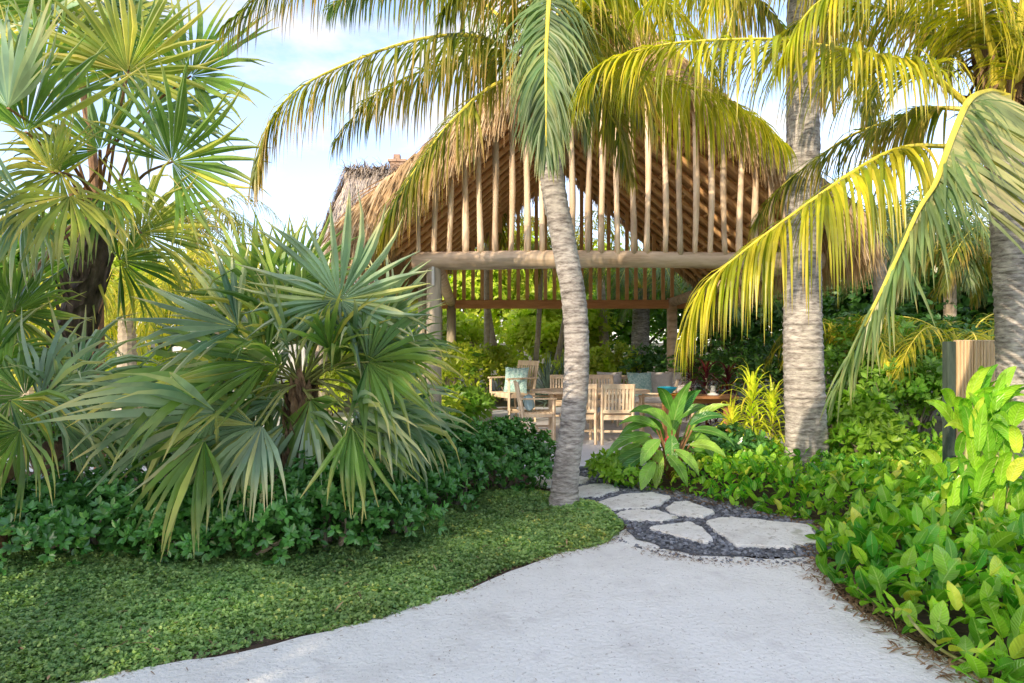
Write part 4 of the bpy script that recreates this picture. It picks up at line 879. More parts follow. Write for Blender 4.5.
# bright small shrub near palm 2 and low right
for px, py, d, h, rx, mt, L, lab in [
 (848, 0, 8.6, 1.05, .45, 'lime_leaf', .13, 'light green shrub with large leaves right of the thick palm trunk'),
 (880, 0, 7.8, .75, .5, 'lime_leaf', .10, 'low yellow green shrub in the leafy bed near the board'),
 (615, 0, 7.6, .32, .28, 'lime_leaf', .07, 'small bright shrub at the corner of the deck'),
 (735, 0, 8.2, .5, .5, 'hedge_leaf', .09, 'green shrub at the foot of the golden plants')]:
    bb = np.array([(px-CX)/F*d, d, 0.]); shrub('leafy_shrub', bb, (bb[0], d, h*.55), (rx, .4, h*.5), 170, L, L*.48, mt, lab, per=6, blobs=8)
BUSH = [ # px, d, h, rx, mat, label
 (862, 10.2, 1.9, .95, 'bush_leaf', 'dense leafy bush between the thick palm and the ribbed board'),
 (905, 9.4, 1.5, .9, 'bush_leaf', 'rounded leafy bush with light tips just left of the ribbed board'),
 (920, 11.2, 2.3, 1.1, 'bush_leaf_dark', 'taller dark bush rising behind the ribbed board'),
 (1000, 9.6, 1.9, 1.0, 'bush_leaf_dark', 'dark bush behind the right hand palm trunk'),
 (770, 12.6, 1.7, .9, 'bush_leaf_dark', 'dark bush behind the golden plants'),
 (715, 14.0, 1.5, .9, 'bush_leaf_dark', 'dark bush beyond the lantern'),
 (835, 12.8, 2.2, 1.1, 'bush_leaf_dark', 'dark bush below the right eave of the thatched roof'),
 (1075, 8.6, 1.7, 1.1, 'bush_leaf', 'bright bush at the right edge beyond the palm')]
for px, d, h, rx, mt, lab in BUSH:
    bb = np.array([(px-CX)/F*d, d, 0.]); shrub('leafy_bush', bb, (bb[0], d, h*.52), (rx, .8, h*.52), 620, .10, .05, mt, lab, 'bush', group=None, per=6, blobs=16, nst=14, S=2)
#@@REST@@
# ---------------------------------------------------------------- thatched pavilion
RX, RZ, SLP, EH = 1.25, 6.0, .86, 3.45
Y0, Y1 = 9.15, 16.7
def rz_(x): return RZ-SLP*abs(x-RX)
pav = thing('thatched_pavilion', (1.2, 12.6, 0), 'open pavilion with a thatched gable roof, a log beam and a screen of upright poles', 'pavilion')
FL, FR, BL, BR = (-1.085, 9.5), (3.95, 9.5), (-1.42, 16), (3.75, 16)
for (x, y), r, m_ in ((FL, .105, 'post'), (FR, .11, 'post'), (BL, .11, 'post'), (BR, .12, 'log')):
    mb = MB(); tube(mb, [(x, y, 0), (x, y, 1.3), (x, y, 2.62)], [r*1.03, r, r*.98], 14); mb.build('post', M[m_], pav, smooth=True)
mb = MB(); n = 24; xs = np.linspace(-1.38, 4.3, n); tube(mb, np.c_[xs, np.full(n, 9.5)+.02*np.sin(xs), 2.735+.015*np.sin(xs*1.3)], .122+.008*np.sin(np.linspace(0, 7, n)), 16); mb.build('log_beam', M['log'], pav, smooth=True)
mb = MB(); box(mb, (1.25, 16, 2.47), (5.85, .14, .20)); mb.build('beam', M['rail'], pav)
for a, b in ((FL, BL), (FR, BR)):
    mb = MB(); tube(mb, [(a[0], a[1]+.13, 2.70), ((a[0]+b[0])/2, 12.7, 2.62), (b[0], b[1]-.1, 2.52)], .11, 12); mb.build('log_beam', M['log'], pav, smooth=True)
mb = MB(); box(mb, (FL[0], 9.385, 2.50), (.035, .012, .26), bev=.002); mb.build('bracket', M['white'], pav)
k = 0
for i in range(26):
    px = 419.5+15.25*i+rng.normal()*.8; x = (px-CX)/F*9.5; top = rz_(x)-.08
    if top < 2.95 or x > 4.2: continue
    mb = MB(); n = 12; z = np.linspace(2.80, top, n); wob = rng.normal()*2
    tube(mb, np.c_[x+.012*np.sin(z*2.3+wob)+rng.normal()*.01*(z-2.8), np.full(n, 9.47)+.01*np.sin(z*3+wob), z], (.046+.014*rng.random())*(1+.1*np.sin(z*4+wob*2)), 8, tint=rng.random(), flat=.8)
    mb.build('slat', M['slat'], pav, smooth=True)
for i in range(26):
    x = -1.55+.212*i
    if x > 4.1: continue
    mb = MB(); top = rz_(x)-.1; box(mb, (x, 16.0, (2.575+top)/2), (.085, .05, top-2.575), tint=rng.random()); mb.build('rear_slat', M['rafter'], pav)
for sg in (-1, 1):
    # underside sheet
    mb = MB(); xe = RX+sg*EH; ny, nx = 30, 14
    xs = np.linspace(RX, xe, nx); ys = np.linspace(Y0+.05, Y1, ny); X_, Y_ = np.meshgrid(xs, ys); Z_ = RZ-SLP*np.abs(X_-RX)+.02*np.sin(X_*9+Y_*7)
    V = np.stack([X_, Y_, Z_], -1).reshape(-1, 3); i = np.arange(ny-1)[:, None]; j = np.arange(nx-1)[None]; b = i*nx+j
    mb.add(V, np.stack([b, b+1, b+nx+1, b+nx], -1).reshape(-1, 4))
    V2 = V+[0, 0, .26]; mb.add(V2, np.stack([b, b+nx, b+nx+1, b+1], -1).reshape(-1, 4))
    # hanging under-layer straw
    mb.build('roof_lining', M['thatch_under'], pav)
    mb = MB()
    n = 6500; u = rng.random(n); v = rng.random(n); x = RX+sg*EH*u; y = Y0+(Y1-Y0)*v
    dsl = nrm(np.array([sg*1., 0, -SLP])); nrmv = nrm(np.array([sg*SLP, 0, 1.]))
    P = np.c_[x, y, RZ-SLP*np.abs(x-RX)+.28]
    strips(mb, P, dsl+rng.normal(size=(n, 3))*.12+nrmv*.06, nrmv, .45+.4*rng.random(n), .035+.03*rng.random(n), droop=.25, S=3, cols=2, prof='straw')
    # verge fringe at the front gable
    n = 5200; u = rng.random(n)**.85; x = RX+sg*EH*u; thick = rng.random(n)
    P = np.c_[x, Y0+.10-.22*rng.random(n)*(1-thick*.3), RZ-SLP*np.abs(x-RX)+.34*thick-.04]
    lw = 1.0+(.55 if sg < 0 else .2)*u
    D = nrm(np.array([sg*.55, -.25, -1.])+rng.normal(size=(n, 3))*.22)
    strips(mb, P, D, (0, -1, .1), (.26+.34*rng.random(n)**1.5)*lw, .014+.016*rng.random(n), droop=.7, S=4, cols=2, prof='straw')
    # rear verge and eave fringes
    n = 1500; u = rng.random(n); x = RX+sg*EH*u
    strips(mb, np.c_[x, Y1-.05+.1*rng.random(n), RZ-SLP*np.abs(x-RX)+.3*rng.random(n)], nrm(np.array([sg*.5, .25, -1.])+rng.normal(size=(n, 3))*.2), (0, 1, .1), .35+.3*rng.random(n), .03, droop=.6, S=3, cols=2, prof='straw')
    n = 5500; v = rng.random(n); P = np.c_[xe+sg*(rng.random(n)*.2-.25), Y0-.05+(Y1-Y0)*v, RZ-SLP*EH+.28*rng.random(n)+.02]
    strips(mb, P, nrm(np.array([sg*.5, 0, -1.])+rng.normal(size=(n, 3))*.2), (sg, 0, .2), .38+.50*rng.random(n), .016+.018*rng.random(n), droop=.9, S=4, cols=2, prof='straw')
    mb.build('thatch', M['straw'], pav)
    for q in range(15):
        y = Y0+.35+q*.55; mb = MB()
        tube(mb, [(RX+sg*.03, y, RZ-.10), (RX+sg*EH*.5, y, rz_(RX+EH*.5)-.10), (xe-sg*.1, y, rz_(xe)-.02)], .050, 7); mb.build('rafter', M['rafter'], pav)
    for q in range(8):
        x = RX+sg*(.25+q*.42); mb = MB(); tube(mb, [(x, Y0+.2, rz_(x)-.035), (x, 12.7, rz_(x)-.035), (x, Y1-.1, rz_(x)-.035)], .030, 6); mb.build('purlin', M['rafter'], pav)
mb = MB(); tube(mb, [(RX, Y0+.15, RZ-.16), (RX, 12, RZ-.16), (RX, Y1-.1, RZ-.16)], .09, 10); mb.build('ridge_pole', M['log'], pav)
mb = MB(); n = 3000; v = rng.random(n); s_ = rng.choice([-1, 1], n)
strips(mb, np.c_[RX+0*v, Y0-.1+(Y1-Y0+.1)*v, RZ+.28+.16*rng.random(n)], nrm(np.c_[s_*1., rng.normal(size=n)*.3-.05, -.5+rng.normal(size=n)*.2]), (0, 0, 1), .5+.25*rng.random(n), .04, droop=.6, S=3, cols=2, prof='straw')
mb.build('ridge_cap', M['straw'], pav)
for sg in (-1, 1):   # corner braces under the roof at the back
    mb = MB(); x0 = (BL if sg < 0 else BR)[0]; tube(mb, [(x0, 15.9, 2.0), (x0-sg*.6, 15.9, 2.45)], .05, 8)

# ---------------------------------------------------------------- small hut behind
hut = thing('thatched_hut', (-2.2, 15.6, 0), 'smaller grey thatched hut with a brick chimney behind the left eave of the pavilion', 'hut')
HX0, HX1, HY0, HY1, HZ, HR = -3.95, -1.5, 13.9, 17.3, 3.3, 5.45
for (x, y) in ((-3.9, 14.1), (-1.85, 14.1), (-3.9, 17.3), (-1.85, 17.3)):
    mb = MB(); tube(mb, [(x, y, 0), (x, y, 3.0)], .09, 10); mb.build('post', M['post'], hut)
mb = MB(); ym = (HY0+HY1)/2
V = [(HX0, HY0, HZ), (HX1, HY0, HZ), (HX1, HY1, HZ), (HX0, HY1, HZ), (HX0+.25, ym, HR), (HX1-.3, ym, HR)]
mb.add(V, [[0, 1, 5, 4], [2, 3, 4, 5]]); mb.add(V, [[3, 0, 4], [1, 2, 5]]); mb.add(V, [[3, 2, 1, 0]])
mb.build('roof_lining', M['thatch_under'], hut)
mb = MB(); n = 12000; u = rng.random(n); v = rng.random(n)
y = HY0+(ym-HY0)*v; x = HX0+.25*v+(HX1-HX0-.5*v)*u
strips(mb, np.c_[x, y, HZ+(HR-HZ)*v+.1*rng.random(n)], nrm(np.array([0, -1, -1.1])+rng.normal(size=(n, 3))*.18), (0, -1, 1), .35+.3*rng.random(n), .025, droop=.4, S=3, cols=2, prof='straw')
n = 5000; v = rng.random(n); y = HY0+(HY1-HY0)*v; t = rng.random(n); h = HZ+(HR-HZ)*(1-np.abs(v-.5)*2)*t
strips(mb, np.c_[HX0+.25*t*(1-np.abs(v-.5)*2)-.02-.12*rng.random(n), y, h+.12], nrm(np.array([-.25, 0, -1.])+rng.normal(size=(n, 3))*.2), (-1, 0, .2), .35+.35*rng.random(n), .026, droop=.4, S=3, cols=2, prof='straw')
n = 1500; v = rng.random(n); strips(mb, np.c_[HX0+.15+(HX1-HX0-.4)*v, ym+rng.normal(size=n)*.05, HR+.12*rng.random(n)], nrm(rng.normal(size=(n, 3))*.5+[0, -.6, -.2]), (0, 0, 1), .35, .03, droop=.7, S=3, cols=2, prof='straw')
mb.build('thatch', M['straw_grey'], hut)
cx, cz = (397-CX)/F*15.4, CH+(CY-160)/F*15.4
mb = MB(); box(mb, (cx, 15.6, cz-.32), (.34, .34, .6)); box(mb, (cx, 15.6, cz+.0), (.42, .42, .06)); box(mb, (cx-.03, 15.6, cz+.10), (.15, .15, .14)); ch_ = mb.build('chimney', M['brick'], hut)

# ---------------------------------------------------------------- furniture
def place(root, loc, rz): root.location = loc; root.rotation_euler = (0, 0, rz)
def make_chair(arms, label):
    r = thing('armchair' if arms else 'dining_chair', (0, 0, 0), label, 'chair'); wd = .56 if arms else .50
    mb = MB()
    box(mb, (0, -.005, .425), (wd-.02, .05, .045)) if False else None
    for k in range(7): box(mb, (0, -.20+k*.068, .435), (wd-.05, .058, .018), bev=.003)
    box(mb, (0, .24, .40), (wd-.06, .025, .06)); box(mb, (0, -.23, .40), (wd-.06, .025, .06))
    for s in (-1, 1): box(mb, (s*(wd/2-.02), 0, .40), (.025, .44, .06))
    mb.build('seat', M['teak'], r)
    mb = MB(); a = R(9)
    box(mb, (0, -.325, .875), (wd-.04, .028, .075), rx=a); box(mb, (0, -.262, .50), (wd-.06, .024, .05), rx=a)
    for k in range(8): box(mb, (-.5*wd+.065+k*(wd-.13)/7, -.293, .69), (.034, .014, .34), rx=a, bev=.003)
    mb.build('backrest', M['teak'], r)
    for s in (-1, 1):
        mb = MB(); tube(mb, spline([(s*(wd/2-.02), -.27, 0), (s*(wd/2-.02), -.245, .42), (s*(wd/2-.02), -.335, .91)], 8), .023, 4); mb.build('leg', M['teak'], r)
        mb = MB(); tube(mb, [(s*(wd/2-.02), .24, 0), (s*(wd/2-.02), .24, .64 if arms else .42)], .024, 4); mb.build('leg', M['teak'], r)
        if arms:
            mb = MB(); box(mb, (s*(wd/2-.015), -.01, .655), (.055, .58, .026)); mb.build('armrest', M['teak'], r)
    mb = MB(); box(mb, (0, 0, .17), (wd-.06, .022, .035))
    for s in (-1, 1): box(mb, (s*(wd/2-.02), 0, .17), (.02, .46, .035))
    mb.build('stretcher', M['teak'], r)
    return r
DG = 'teak dining chairs around the table'
DZ = .06
ch = make_chair(False, 'slatted teak dining chair seen from behind, right of the curved palm trunk'); ch['group'] = DG
place(ch, ((615-CX)/F*10.4, 10.4, DZ), R(0))
c2_ = copy_tree(ch); c2_['label'] = 'slatted teak dining chair seen from behind, half hidden by the curved palm trunk'; place(c2_, ((578-CX)/F*10.45, 10.45, DZ), R(2))
ar = make_chair(True, 'teak armchair in side view at the left end of the dining table'); ar['group'] = DG
place(ar, ((537-CX)/F*10.75, 10.8, DZ), R(-86))
a2 = copy_tree(ar); a2['label'] = 'teak chair at the right end of the dining table in front of the grey cushions'; place(a2, ((658-CX)/F*11.2, 11.3, DZ), R(75))
a3 = copy_tree(ch); a3['label'] = 'teak chair on the far side of the table just left of the curved trunk'; place(a3, ((564-CX)/F*12.6, 12.6, DZ), R(178))
a4 = copy_tree(ch); a4['label'] = 'teak chair on the far side of the table seen over the front chairs'; place(a4, ((603-CX)/F*12.6, 12.6, DZ), R(182))
# oval table
tb = thing('dining_table', (1.27, 11.15, DZ), 'oval teak dining table under the pavilion', 'table')
TC = np.array([1.27, 11.15])
mb = MB(); th = np.linspace(0, 2*PI, 48, endpoint=False); V = []
for k, z in ((1, .715), (1.0, .745), (.985, .752), (.4, .752)): V.append(np.c_[TC[0]+.98*k*np.cos(th), TC[1]+.56*k*np.sin(th), np.full(48, z+DZ)])
V.insert(0, np.c_[TC[0]+.6*np.cos(th), TC[1]+.3*np.sin(th), np.full(48, .715+DZ)])
V = np.vstack(V); i = np.arange(4)[:, None]; j = np.arange(48)[None]; j2 = (j+1) % 48
mb.add(V, np.stack([i*48+j, i*48+j2, (i+1)*48+j2, (i+1)*48+j], -1).reshape(-1, 4)); mb.add(V[-48:], [list(range(48))])
mb.build('tabletop', M['teak'], tb)
for sx_ in (-1, 1):
    for sy_ in (-1, 1):
        mb = MB(); tube(mb, [(TC[0]+sx_*.62, TC[1]+sy_*.30, DZ), (TC[0]+sx_*.62, TC[1]+sy_*.30, .71+DZ)], .04, 4); mb.build('leg', M['teak'], tb)
mb = MB(); box(mb, (TC[0], TC[1], .67+DZ), (1.2, .56, .08)); mb.build('apron', M['teak'], tb)
def cushion(name, c, s, rz, rx, mat, label, g=None):
    mb = MB(); n = 12; u = np.linspace(-1, 1, n); X_, Y_ = np.meshgrid(u, u)
    e = (1-np.abs(X_)**3.2)*(1-np.abs(Y_)**3.2); pin = 1-.07*(1-np.abs(X_)**2)*np.abs(Y_)**6; pin2 = 1-.07*(1-np.abs(Y_)**2)*np.abs(X_)**6
    x = X_*s[0]/2*pin2; z = Y_*s[2]/2*pin; y = s[1]/2*np.maximum(e, 0)**.45
    Mx = np.array(Matrix.Rotation(rz, 3, 'Z') @ Matrix.Rotation(rx, 3, 'X'))
    i = np.arange(n-1)[:, None]; j = np.arange(n-1)[None]; b = i*n+j; q = np.stack([b, b+1, b+n+1, b+n], -1).reshape(-1, 4)
    for sg in (-1, 1):
        V = np.stack([x, sg*y, z], -1).reshape(-1, 3)@Mx.T+np.asarray(c); mb.add(V, q if sg < 0 else q[:, ::-1])
    o = mb.build(name, M[mat], smooth=True, loc=tuple(c)); tag(o, label, 'cushion', g); return o
# sofa
SX0, SX1, SY = (586-CX)/F*13.1, (694-CX)/F*13.1, 13.1
sf = thing('garden_sofa', ((SX0+SX1)/2, SY+.3, DZ), 'teak garden sofa with slatted back against the greenery', 'sofa')
W2 = SX1-SX0; xm = (SX0+SX1)/2
mb = MB(); box(mb, (xm, SY+.30, DZ+.32), (W2-.08, .68, .07)); mb.build('seat', M['teak'], sf)
mb = MB(); box(mb, (xm, SY+.66, DZ+.82), (W2-.04, .03, .08)); box(mb, (xm, SY+.62, DZ+.42), (W2-.1, .03, .06))
for k in range(int(W2/.085)): box(mb, (SX0+.07+k*.085, SY+.64, DZ+.62), (.045, .014, .34), bev=.003)
mb.build('backrest', M['teak'], sf)
for s in (SX0+.03, SX1-.03):
    mb = MB(); box(mb, (s, SY+.3, DZ+.60), (.07, .74, .03)); mb.build('armrest', M['teak'], sf)
    for y in (-.02, .62): mb = MB(); box(mb, (s, SY+y+.02, DZ+.30), (.055, .055, .57)); mb.build('leg', M['teak'], sf)
mb = MB(); box(mb, (xm, SY+.28, DZ+.42), (W2-.16, .62, .12), bev=.04); mb.build('seat_cushion', M['cushion_grey'], sf)
for px, mt, nm, lab, rz, wdt in [(640, 'cushion_teal', 'patterned_cushion', 'patterned pale teal cushion on the sofa', 8, .50), (611, 'cushion_grey', 'sofa_cushion', 'grey cushion at the left end of the sofa behind the dining chairs', -5, .5), (662, 'cushion_grey', 'sofa_cushion', 'grey cushion on the sofa next to the teal one', -12, .50), (680, 'cushion_grey', 'sofa_cushion', 'grey cushion in the right corner of the sofa', -24, .50)]:
    x = (px-CX)/F*13.3; cushion(nm, (x, 13.50 if mt != 'cushion_teal' else 13.30, DZ+.70), (wdt, .16, .50), R(rz), R(-14), mt, lab)
# lounge chair far left
lc = copy_tree(ar); lc['label'] = 'high backed slatted chair turned to the left behind the dining set'; lc['category'] = 'chair'; del lc['group']
lc.name = 'lounge_chair'; place(lc, ((512-CX)/F*13.2, 13.2, DZ), R(125)); lc.scale = (1.2, 1.2, 1.28)
cushion('patterned_cushion', ((516-CX)/F*13.1, 13.12, DZ+.80), (.52, .15, .50), R(-30), R(-10), 'cushion_teal', 'patterned pale teal cushion on the high backed chair')
cushion('pillow', ((529-CX)/F*10.75, 10.75, DZ+.58), (.30, .15, .26), R(80), R(-15), 'cushion_blue', 'small pale blue pillow on the seat of the left armchair')
# red wood counter with lantern, bowl and tray
cn = thing('wood_counter', ((700-CX)/F*10.3, 10.35, 0), 'oiled red wood counter behind the broad leaved plant', 'table')
CX0, CX1 = (664-CX)/F*10.2, (738-CX)/F*10.2
mb = MB()
for k in range(4): box(mb, ((CX0+CX1)/2, 10.2+k*.125, .765), (CX1-CX0, .118, .04))
mb.build('top', M['teak_red'], cn)
for x in (CX0+.08, CX1-.08):
    for y in (10.22, 10.52): mb = MB(); box(mb, (x, y, .372), (.07, .07, .744)); mb.build('leg', M['teak_red'], cn)
mb = MB(); box(mb, ((CX0+CX1)/2, 10.37, .70), (CX1-CX0-.25, .03, .08)); mb.build('apron', M['teak_red'], cn)
def lathe(mb, c, prof, n=20, mat=0):
    th = np.linspace(0, 2*PI, n, endpoint=False); V = np.vstack([np.c_[c[0]+r*np.cos(th), c[1]+r*np.sin(th), np.full(n, c[2]+z)] for r, z in prof])
    m = len(prof); i = np.arange(m-1)[:, None]; j = np.arange(n)[None]; j2 = (j+1) % n
    mb.add(V, np.stack([i*n+j, i*n+j2, (i+1)*n+j2, (i+1)*n+j], -1).reshape(-1, 4), mat=mat)
lo = np.array([(713-CX)/F*10.35, 10.35, .788]); ln = thing('glass_lantern', lo, 'round glass candle lantern with a white base on the red counter', 'lantern')
mb = MB(); lathe(mb, lo, [(.001, 0), (.085, 0), (.09, .015), (.045, .03), (.04, .045), (.001, .046)]); mb.build('base', M['white'], ln, smooth=True)
mb = MB(); lathe(mb, lo, [(.04, .048), (.085, .075), (.105, .12), (.10, .165), (.075, .20), (.08, .215), (.076, .214), (.07, .20), (.094, .165), (.099, .12), (.08, .08), (.035, .054)]); mb.build('glass_globe', M['glass'], ln, smooth=True)
mb = MB(); lathe(mb, lo, [(.001, .056), (.035, .056), (.035, .14), (.001, .143)]); mb.build('candle', M['white'], ln)
bo = np.array([(669-CX)/F*10.3, 10.4, .787]); mb = MB(); lathe(mb, bo, [(.001, 0), (.05, 0), (.06, .02), (.12, .08), (.15, .12), (.14, .12), (.11, .08), (.05, .03), (.001, .025)], 24)
tag(mb.build('bowl', M['turq'], smooth=True, loc=tuple(bo)), 'turquoise bowl on the left end of the red counter', 'bowl')
to = np.array([(678-CX)/F*10.2, 10.27, .787]); mb = MB(); lathe(mb, to, [(.001, 0), (.10, 0), (.14, .035), (.13, .035), (.09, .01), (.001, .01)], 24)
tag(mb.build('dish', M['orange'], smooth=True, loc=tuple(to)), 'shallow orange dish beside the turquoise bowl', 'dish')

# ribbed board post at the right
d = 6.9; x0, x1 = (955-CX)/F*d, (1003-CX)/F*d
bp = thing('timber_screen', ((x0+x1)/2, d, 0), 'ribbed timber board on a dark green post beside the right palm', 'screen')
mb = MB(); box(mb, ((x0+x1)/2, d, .93), (x1-x0, .07, 1.37), bev=.008)
n = 15
for k in range(n): tube(mb, [(x0+.015+(x1-x0-.03)*k/(n-1), d-.036, .25), (x0+.015+(x1-x0-.03)*k/(n-1), d-.036, 1.608)], .0165*(.7+.5*rng.random()), 6)
mb.build('ribbed_board', M['board'], bp)
mb = MB(); box(mb, (x0-.047, d+.02, .80), (.085, .10, 1.60), bev=.008); mb.build('post', M['slate_paint'], bp)
mb = MB(); box(mb, (x1-.06, d+.09, .78), (.08, .09, 1.5), bev=.008); mb.build('post', M['slate_paint'], bp)

# ---------------------------------------------------------------- background
def feather_palm(base, h, nf, L, mat, label, tr=.11, lean=(0, 0), group=None, tmat='bark_pale', pairs=42, droop=1.4, rise=.6, name='feather_palm', crownshaft=False):
    root = thing(name, base, label, 'palm', group)
    b = np.asarray(base, float); c = b+np.array([lean[0], lean[1], h])
    mb = MB(); n = 40; pts = spline([b, b*.5+c*.5+[lean[0]*.15, 0, 0], c], n); fr = (np.arange(n)*1.0 % 2)
    tube(mb, pts, tr*(1.1-.25*np.linspace(0, 1, n))*(1+.07*fr), 12, tint=.5); mb.build('trunk', M[tmat], root)
    for k in range(nf):
        a = k*2.399+rng.random()*.4; e = rise*(1.3-1.5*k/nf)
        o = np.array([math.cos(a), math.sin(a), 0]); l = L*(.8+.35*rng.random())
        P = [c, c+o*l*.22+[0, 0, l*(.16+.25*e)], c+o*l*.55+[0, 0, l*(.20+.30*e)], c+o*l*.85+[0, 0, l*(.02+.22*e)], c+o*l*1.03+[0, 0, l*(-.25+.15*e)]]
        frond(root, P, ll=L*.36, pairs=pairs, droop=droop, mat=mat, start=.14, width=.032 if L < 1.8 else .045, rw=.018, S=3)
    return root
FPG = 'feather palms beyond the pavilion'
for px, d, h, nf, L, mt, lab, tr, lean in [
 (638, 19.5, 3.1, 11, 2.2, 'coco_leaf_shaded', 'ringed palm trunk standing right behind the sofa', .26, (.1, 0)),
 (610, 21, 3.6, 10, 2.2, 'coco_leaf', 'palm with a pale trunk seen between the curved trunk and the ringed trunk', .15, (-.3, 0)),
 (487, 18.2, 4.2, 10, 2.1, 'coco_leaf', 'pale thin palm trunk left of the reclined chair', .08, (.0, 0)),
 (507, 18.6, 4.0, 10, 2.0, 'coco_leaf_yellow', 'thin leaning palm trunk right of the reclined chair', .09, (-.7, 0)),
 (532, 18.4, 3.6, 9, 1.9, 'coco_leaf', 'thin grey palm trunk between the two leaning stems', .07, (.25, 0)),
 (548, 19, 4.2, 9, 2.0, 'coco_leaf_yellow', 'thin dark palm stem leaning right beside the curved trunk', .08, (.7, 0)),
 (690, 19, 2.6, 12, 2.2, 'coco_leaf_shaded', 'bluish green palm behind the rear right post', .14, (0, 0)),
 (127, 11.5, 2.0, 13, 1.7, 'coco_leaf_yellow', 'golden sunlit palm with a pale trunk seen beside the dark palm trunk', .15, (0, 0)),
 (30, 12.5, 1.5, 12, 1.9, 'coco_leaf_yellow', 'golden sunlit palm at the far left behind the low fan palm', .14, (0, 0)),
 (215, 13.5, 2.6, 12, 1.9, 'coco_leaf_yellow', 'yellow green palm behind the middle of the fan palms', .12, (0, 0)),
 (200, 17, 4.2, 12, 2.2, 'coco_leaf', 'taller feather palm showing between the fan leaves at the upper left', .14, (-.2, 0)),
 (320, 18, 2.6, 12, 2.1, 'coco_leaf', 'feather palm left of the grey thatched hut', .13, (0, 0)),
 (80, 16, 3.8, 12, 2.2, 'coco_leaf', 'feather palm far behind the tall fan palm', .15, (0, 0)),
 (880, 12.5, 3.4, 13, 2.1, 'coco_leaf_shaded', 'dark feather palm in the gap between the thick palm and the right palm', .12, (0, 0)),
 (950, 13.5, 3.0, 13, 2.2, 'coco_leaf_shaded', 'dark feather palm behind the ribbed board', .12, (0, 0)),
 (960, 9.6, 1.3, 11, 1.5, 'coco_leaf_yellow', 'yellow green young palm just above the ribbed board', .08, (0, 0)),
 (850, 10.6, 1.5, 10, 1.3, 'coco_leaf_yellow', 'yellow green young palm beside the right eave', .08, (0, 0)),
 (1010, 12, 2.8, 12, 2.0, 'coco_leaf', 'feather palm behind the right hand trunk', .11, (0, 0)),
 (790, 19, 4.6, 12, 2.4, 'coco_leaf', 'tall feather palm over the right slope of the roof', .13, (0, 0)),
 (915, 20, 4.6, 12, 2.4, 'coco_leaf', 'tall feather palm at the back of the right gap', .13, (0, 0))]:
    feather_palm(((px-CX)/F*d, d, 0), h, nf, L, mt, lab, tr, lean, FPG if d > 15 else None, 'coco_bark' if px == 638 else 'bark_pale')
def leafy_tree(base, h, c, r, n, L, mat, label, group=None, nl=8, tr=.14, **k):
    root = thing('leafy_tree', base, label, 'tree', group); b = np.asarray(base, float); c = np.asarray(c, float)
    mb = MB(); P = foliage(mb, c, r, n, L, L*.5, per=5, S=2, cols=2, prof='oval', **k); mb.build('crown', M[mat], root)
    mb = MB(); fk = b*.4+c*.6; fk[2] = min(fk[2], b[2]+h*.55); tube(mb, spline([b, (b+fk)/2+[.05, 0, 0], fk], 12), np.linspace(tr, tr*.6, 12), 9)
    for q in rng.choice(len(P), nl, replace=False): tube(mb, spline([fk-[0, 0, .1], (fk+P[q])/2+[0, 0, .1], P[q]], 8), np.linspace(tr*.5, .012, 8), 6)
    mb.build('trunk', M['bark'], root); return root
TG = 'trees closing the garden behind'
BT = [(440, 20, 2.6, 1.5, 'bush_leaf_sunlit'), (475, 23, 4.6, 2.0, 'bush_leaf_sunlit'), (520, 24, 5.4, 2.1, 'bush_leaf_sunlit'), (560, 21.5, 3.0, 1.6, 'bush_leaf_sunlit'), (600, 24, 5.0, 2.2, 'bush_leaf_sunlit'), (640, 23, 4.2, 2.0, 'bush_leaf'), (690, 24, 5.2, 2.2, 'bush_leaf_sunlit'),
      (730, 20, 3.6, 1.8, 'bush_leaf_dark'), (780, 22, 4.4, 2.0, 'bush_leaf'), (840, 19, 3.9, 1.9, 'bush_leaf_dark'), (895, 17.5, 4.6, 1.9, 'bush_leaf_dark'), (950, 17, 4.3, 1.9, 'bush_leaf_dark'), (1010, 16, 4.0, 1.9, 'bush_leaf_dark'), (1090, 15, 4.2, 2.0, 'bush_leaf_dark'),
      (400, 22, 3.0, 1.8, 'bush_leaf_sunlit'), (350, 24, 2.9, 2.0, 'bush_leaf_sunlit'), (290, 23, 3.3, 2.0, 'bush_leaf'), (230, 22, 3.5, 2.0, 'bush_leaf_sunlit'), (165, 22, 4.2, 2.1, 'bush_leaf'), (95, 20, 4.6, 2.1, 'bush_leaf_sunlit'), (25, 19, 5.0, 2.1, 'bush_leaf'), (-50, 18, 5.0, 2.1, 'bush_leaf')]
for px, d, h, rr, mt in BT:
    x = (px-CX)/F*d; leafy_tree((x, d, 0), h, (x, d, h*.52), (rr, 1.3, h*.52), 1500, .24, mt, 'leafy tree in the row that closes the garden behind the %s' % ('right hand bushes' if px > 760 else 'pavilion' if px > 420 else 'fan palms on the left'), TG, blobs=20, droop=.3)
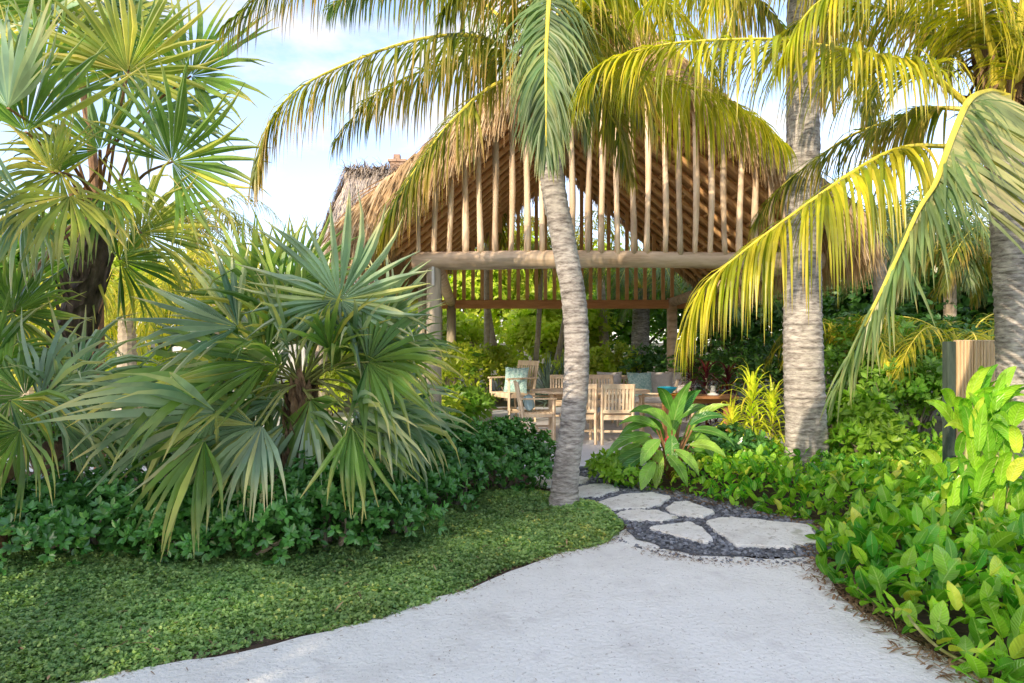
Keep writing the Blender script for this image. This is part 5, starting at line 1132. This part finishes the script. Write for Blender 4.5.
for px, d, h, rr, mt, lab in [(250, 15.2, 1.35, 1.2, 'bush_leaf_sunlit', 'bush coloured sunlit golden green in front of the pale wall'), (330, 14.5, 1.1, 1.0, 'bush_leaf_sunlit', 'bush coloured sunlit gold under the grey thatched hut'), (180, 14, 1.3, 1.1, 'bush_leaf_sunlit', 'bush coloured sunlit gold left of the pale wall'), (90, 13, 1.3, 1.1, 'bush_leaf_sunlit', 'bush coloured sunlit gold behind the dark palm trunk')]:
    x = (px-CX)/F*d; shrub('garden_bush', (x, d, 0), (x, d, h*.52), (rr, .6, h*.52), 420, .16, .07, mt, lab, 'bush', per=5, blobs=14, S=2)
for px, d, h, rr, mt, lab in [(455, 17.6, 1.5, .9, 'bush_leaf', 'low bush left of the thin palm trunks'), (500, 17.8, 1.35, .9, 'bush_leaf_sunlit', 'low bush behind the reclined chair'), (585, 17.6, 1.25, .9, 'bush_leaf_sunlit', 'low bush coloured sunlit gold behind the far dining chairs'), (615, 18, 1.5, .8, 'bush_leaf_sunlit', 'bush coloured sunlit golden green behind the middle of the sofa'),
        (665, 17.4, 1.4, .9, 'bush_leaf_dark', 'dark bush behind the right end of the sofa'), (462, 12.9, .7, .5, 'bush_leaf', 'bush by the left front post of the pavilion'), (425, 11.5, .75, .6, 'bush_leaf_sunlit', 'bush left of the front post below the eave'), (445, 15.4, 1.5, .9, 'bush_leaf_sunlit', 'bush coloured sunlit yellow green behind the front post')]:
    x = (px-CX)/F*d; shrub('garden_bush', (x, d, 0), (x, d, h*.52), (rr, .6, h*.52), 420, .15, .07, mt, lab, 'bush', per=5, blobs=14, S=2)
# white garden wall at the back left and the low lounge in front of it
mb = MB(); box(mb, (-6.6, 16.6, .92), (3.2, .2, 1.84)); box(mb, (-6.6, 16.6, 1.87), (3.3, .28, .06)); tag(mb.build('garden_wall', M['white_wall']), 'pale garden wall glimpsed between the fan palm leaves', 'wall')

# unseen trees added around the viewpoint to block the sun and shade the sand
SHG = 'unseen trees added to shade the sand'
for k in range(-2, 7):
    cx_, cy_ = -5.8+k*1.75, -.6-k*1.6
    if cy_ > 2.0: cx_ -= 1.5
    leafy_tree((cx_, cy_, 0), 5.2, (cx_, cy_, 2.75), (1.5, 1.5, 1.9+.2*rng.random()), 820, .34, 'bush_leaf', 'broad leafy tree added out of view on the left to shade the sand', SHG, blobs=22)
#@@END@@
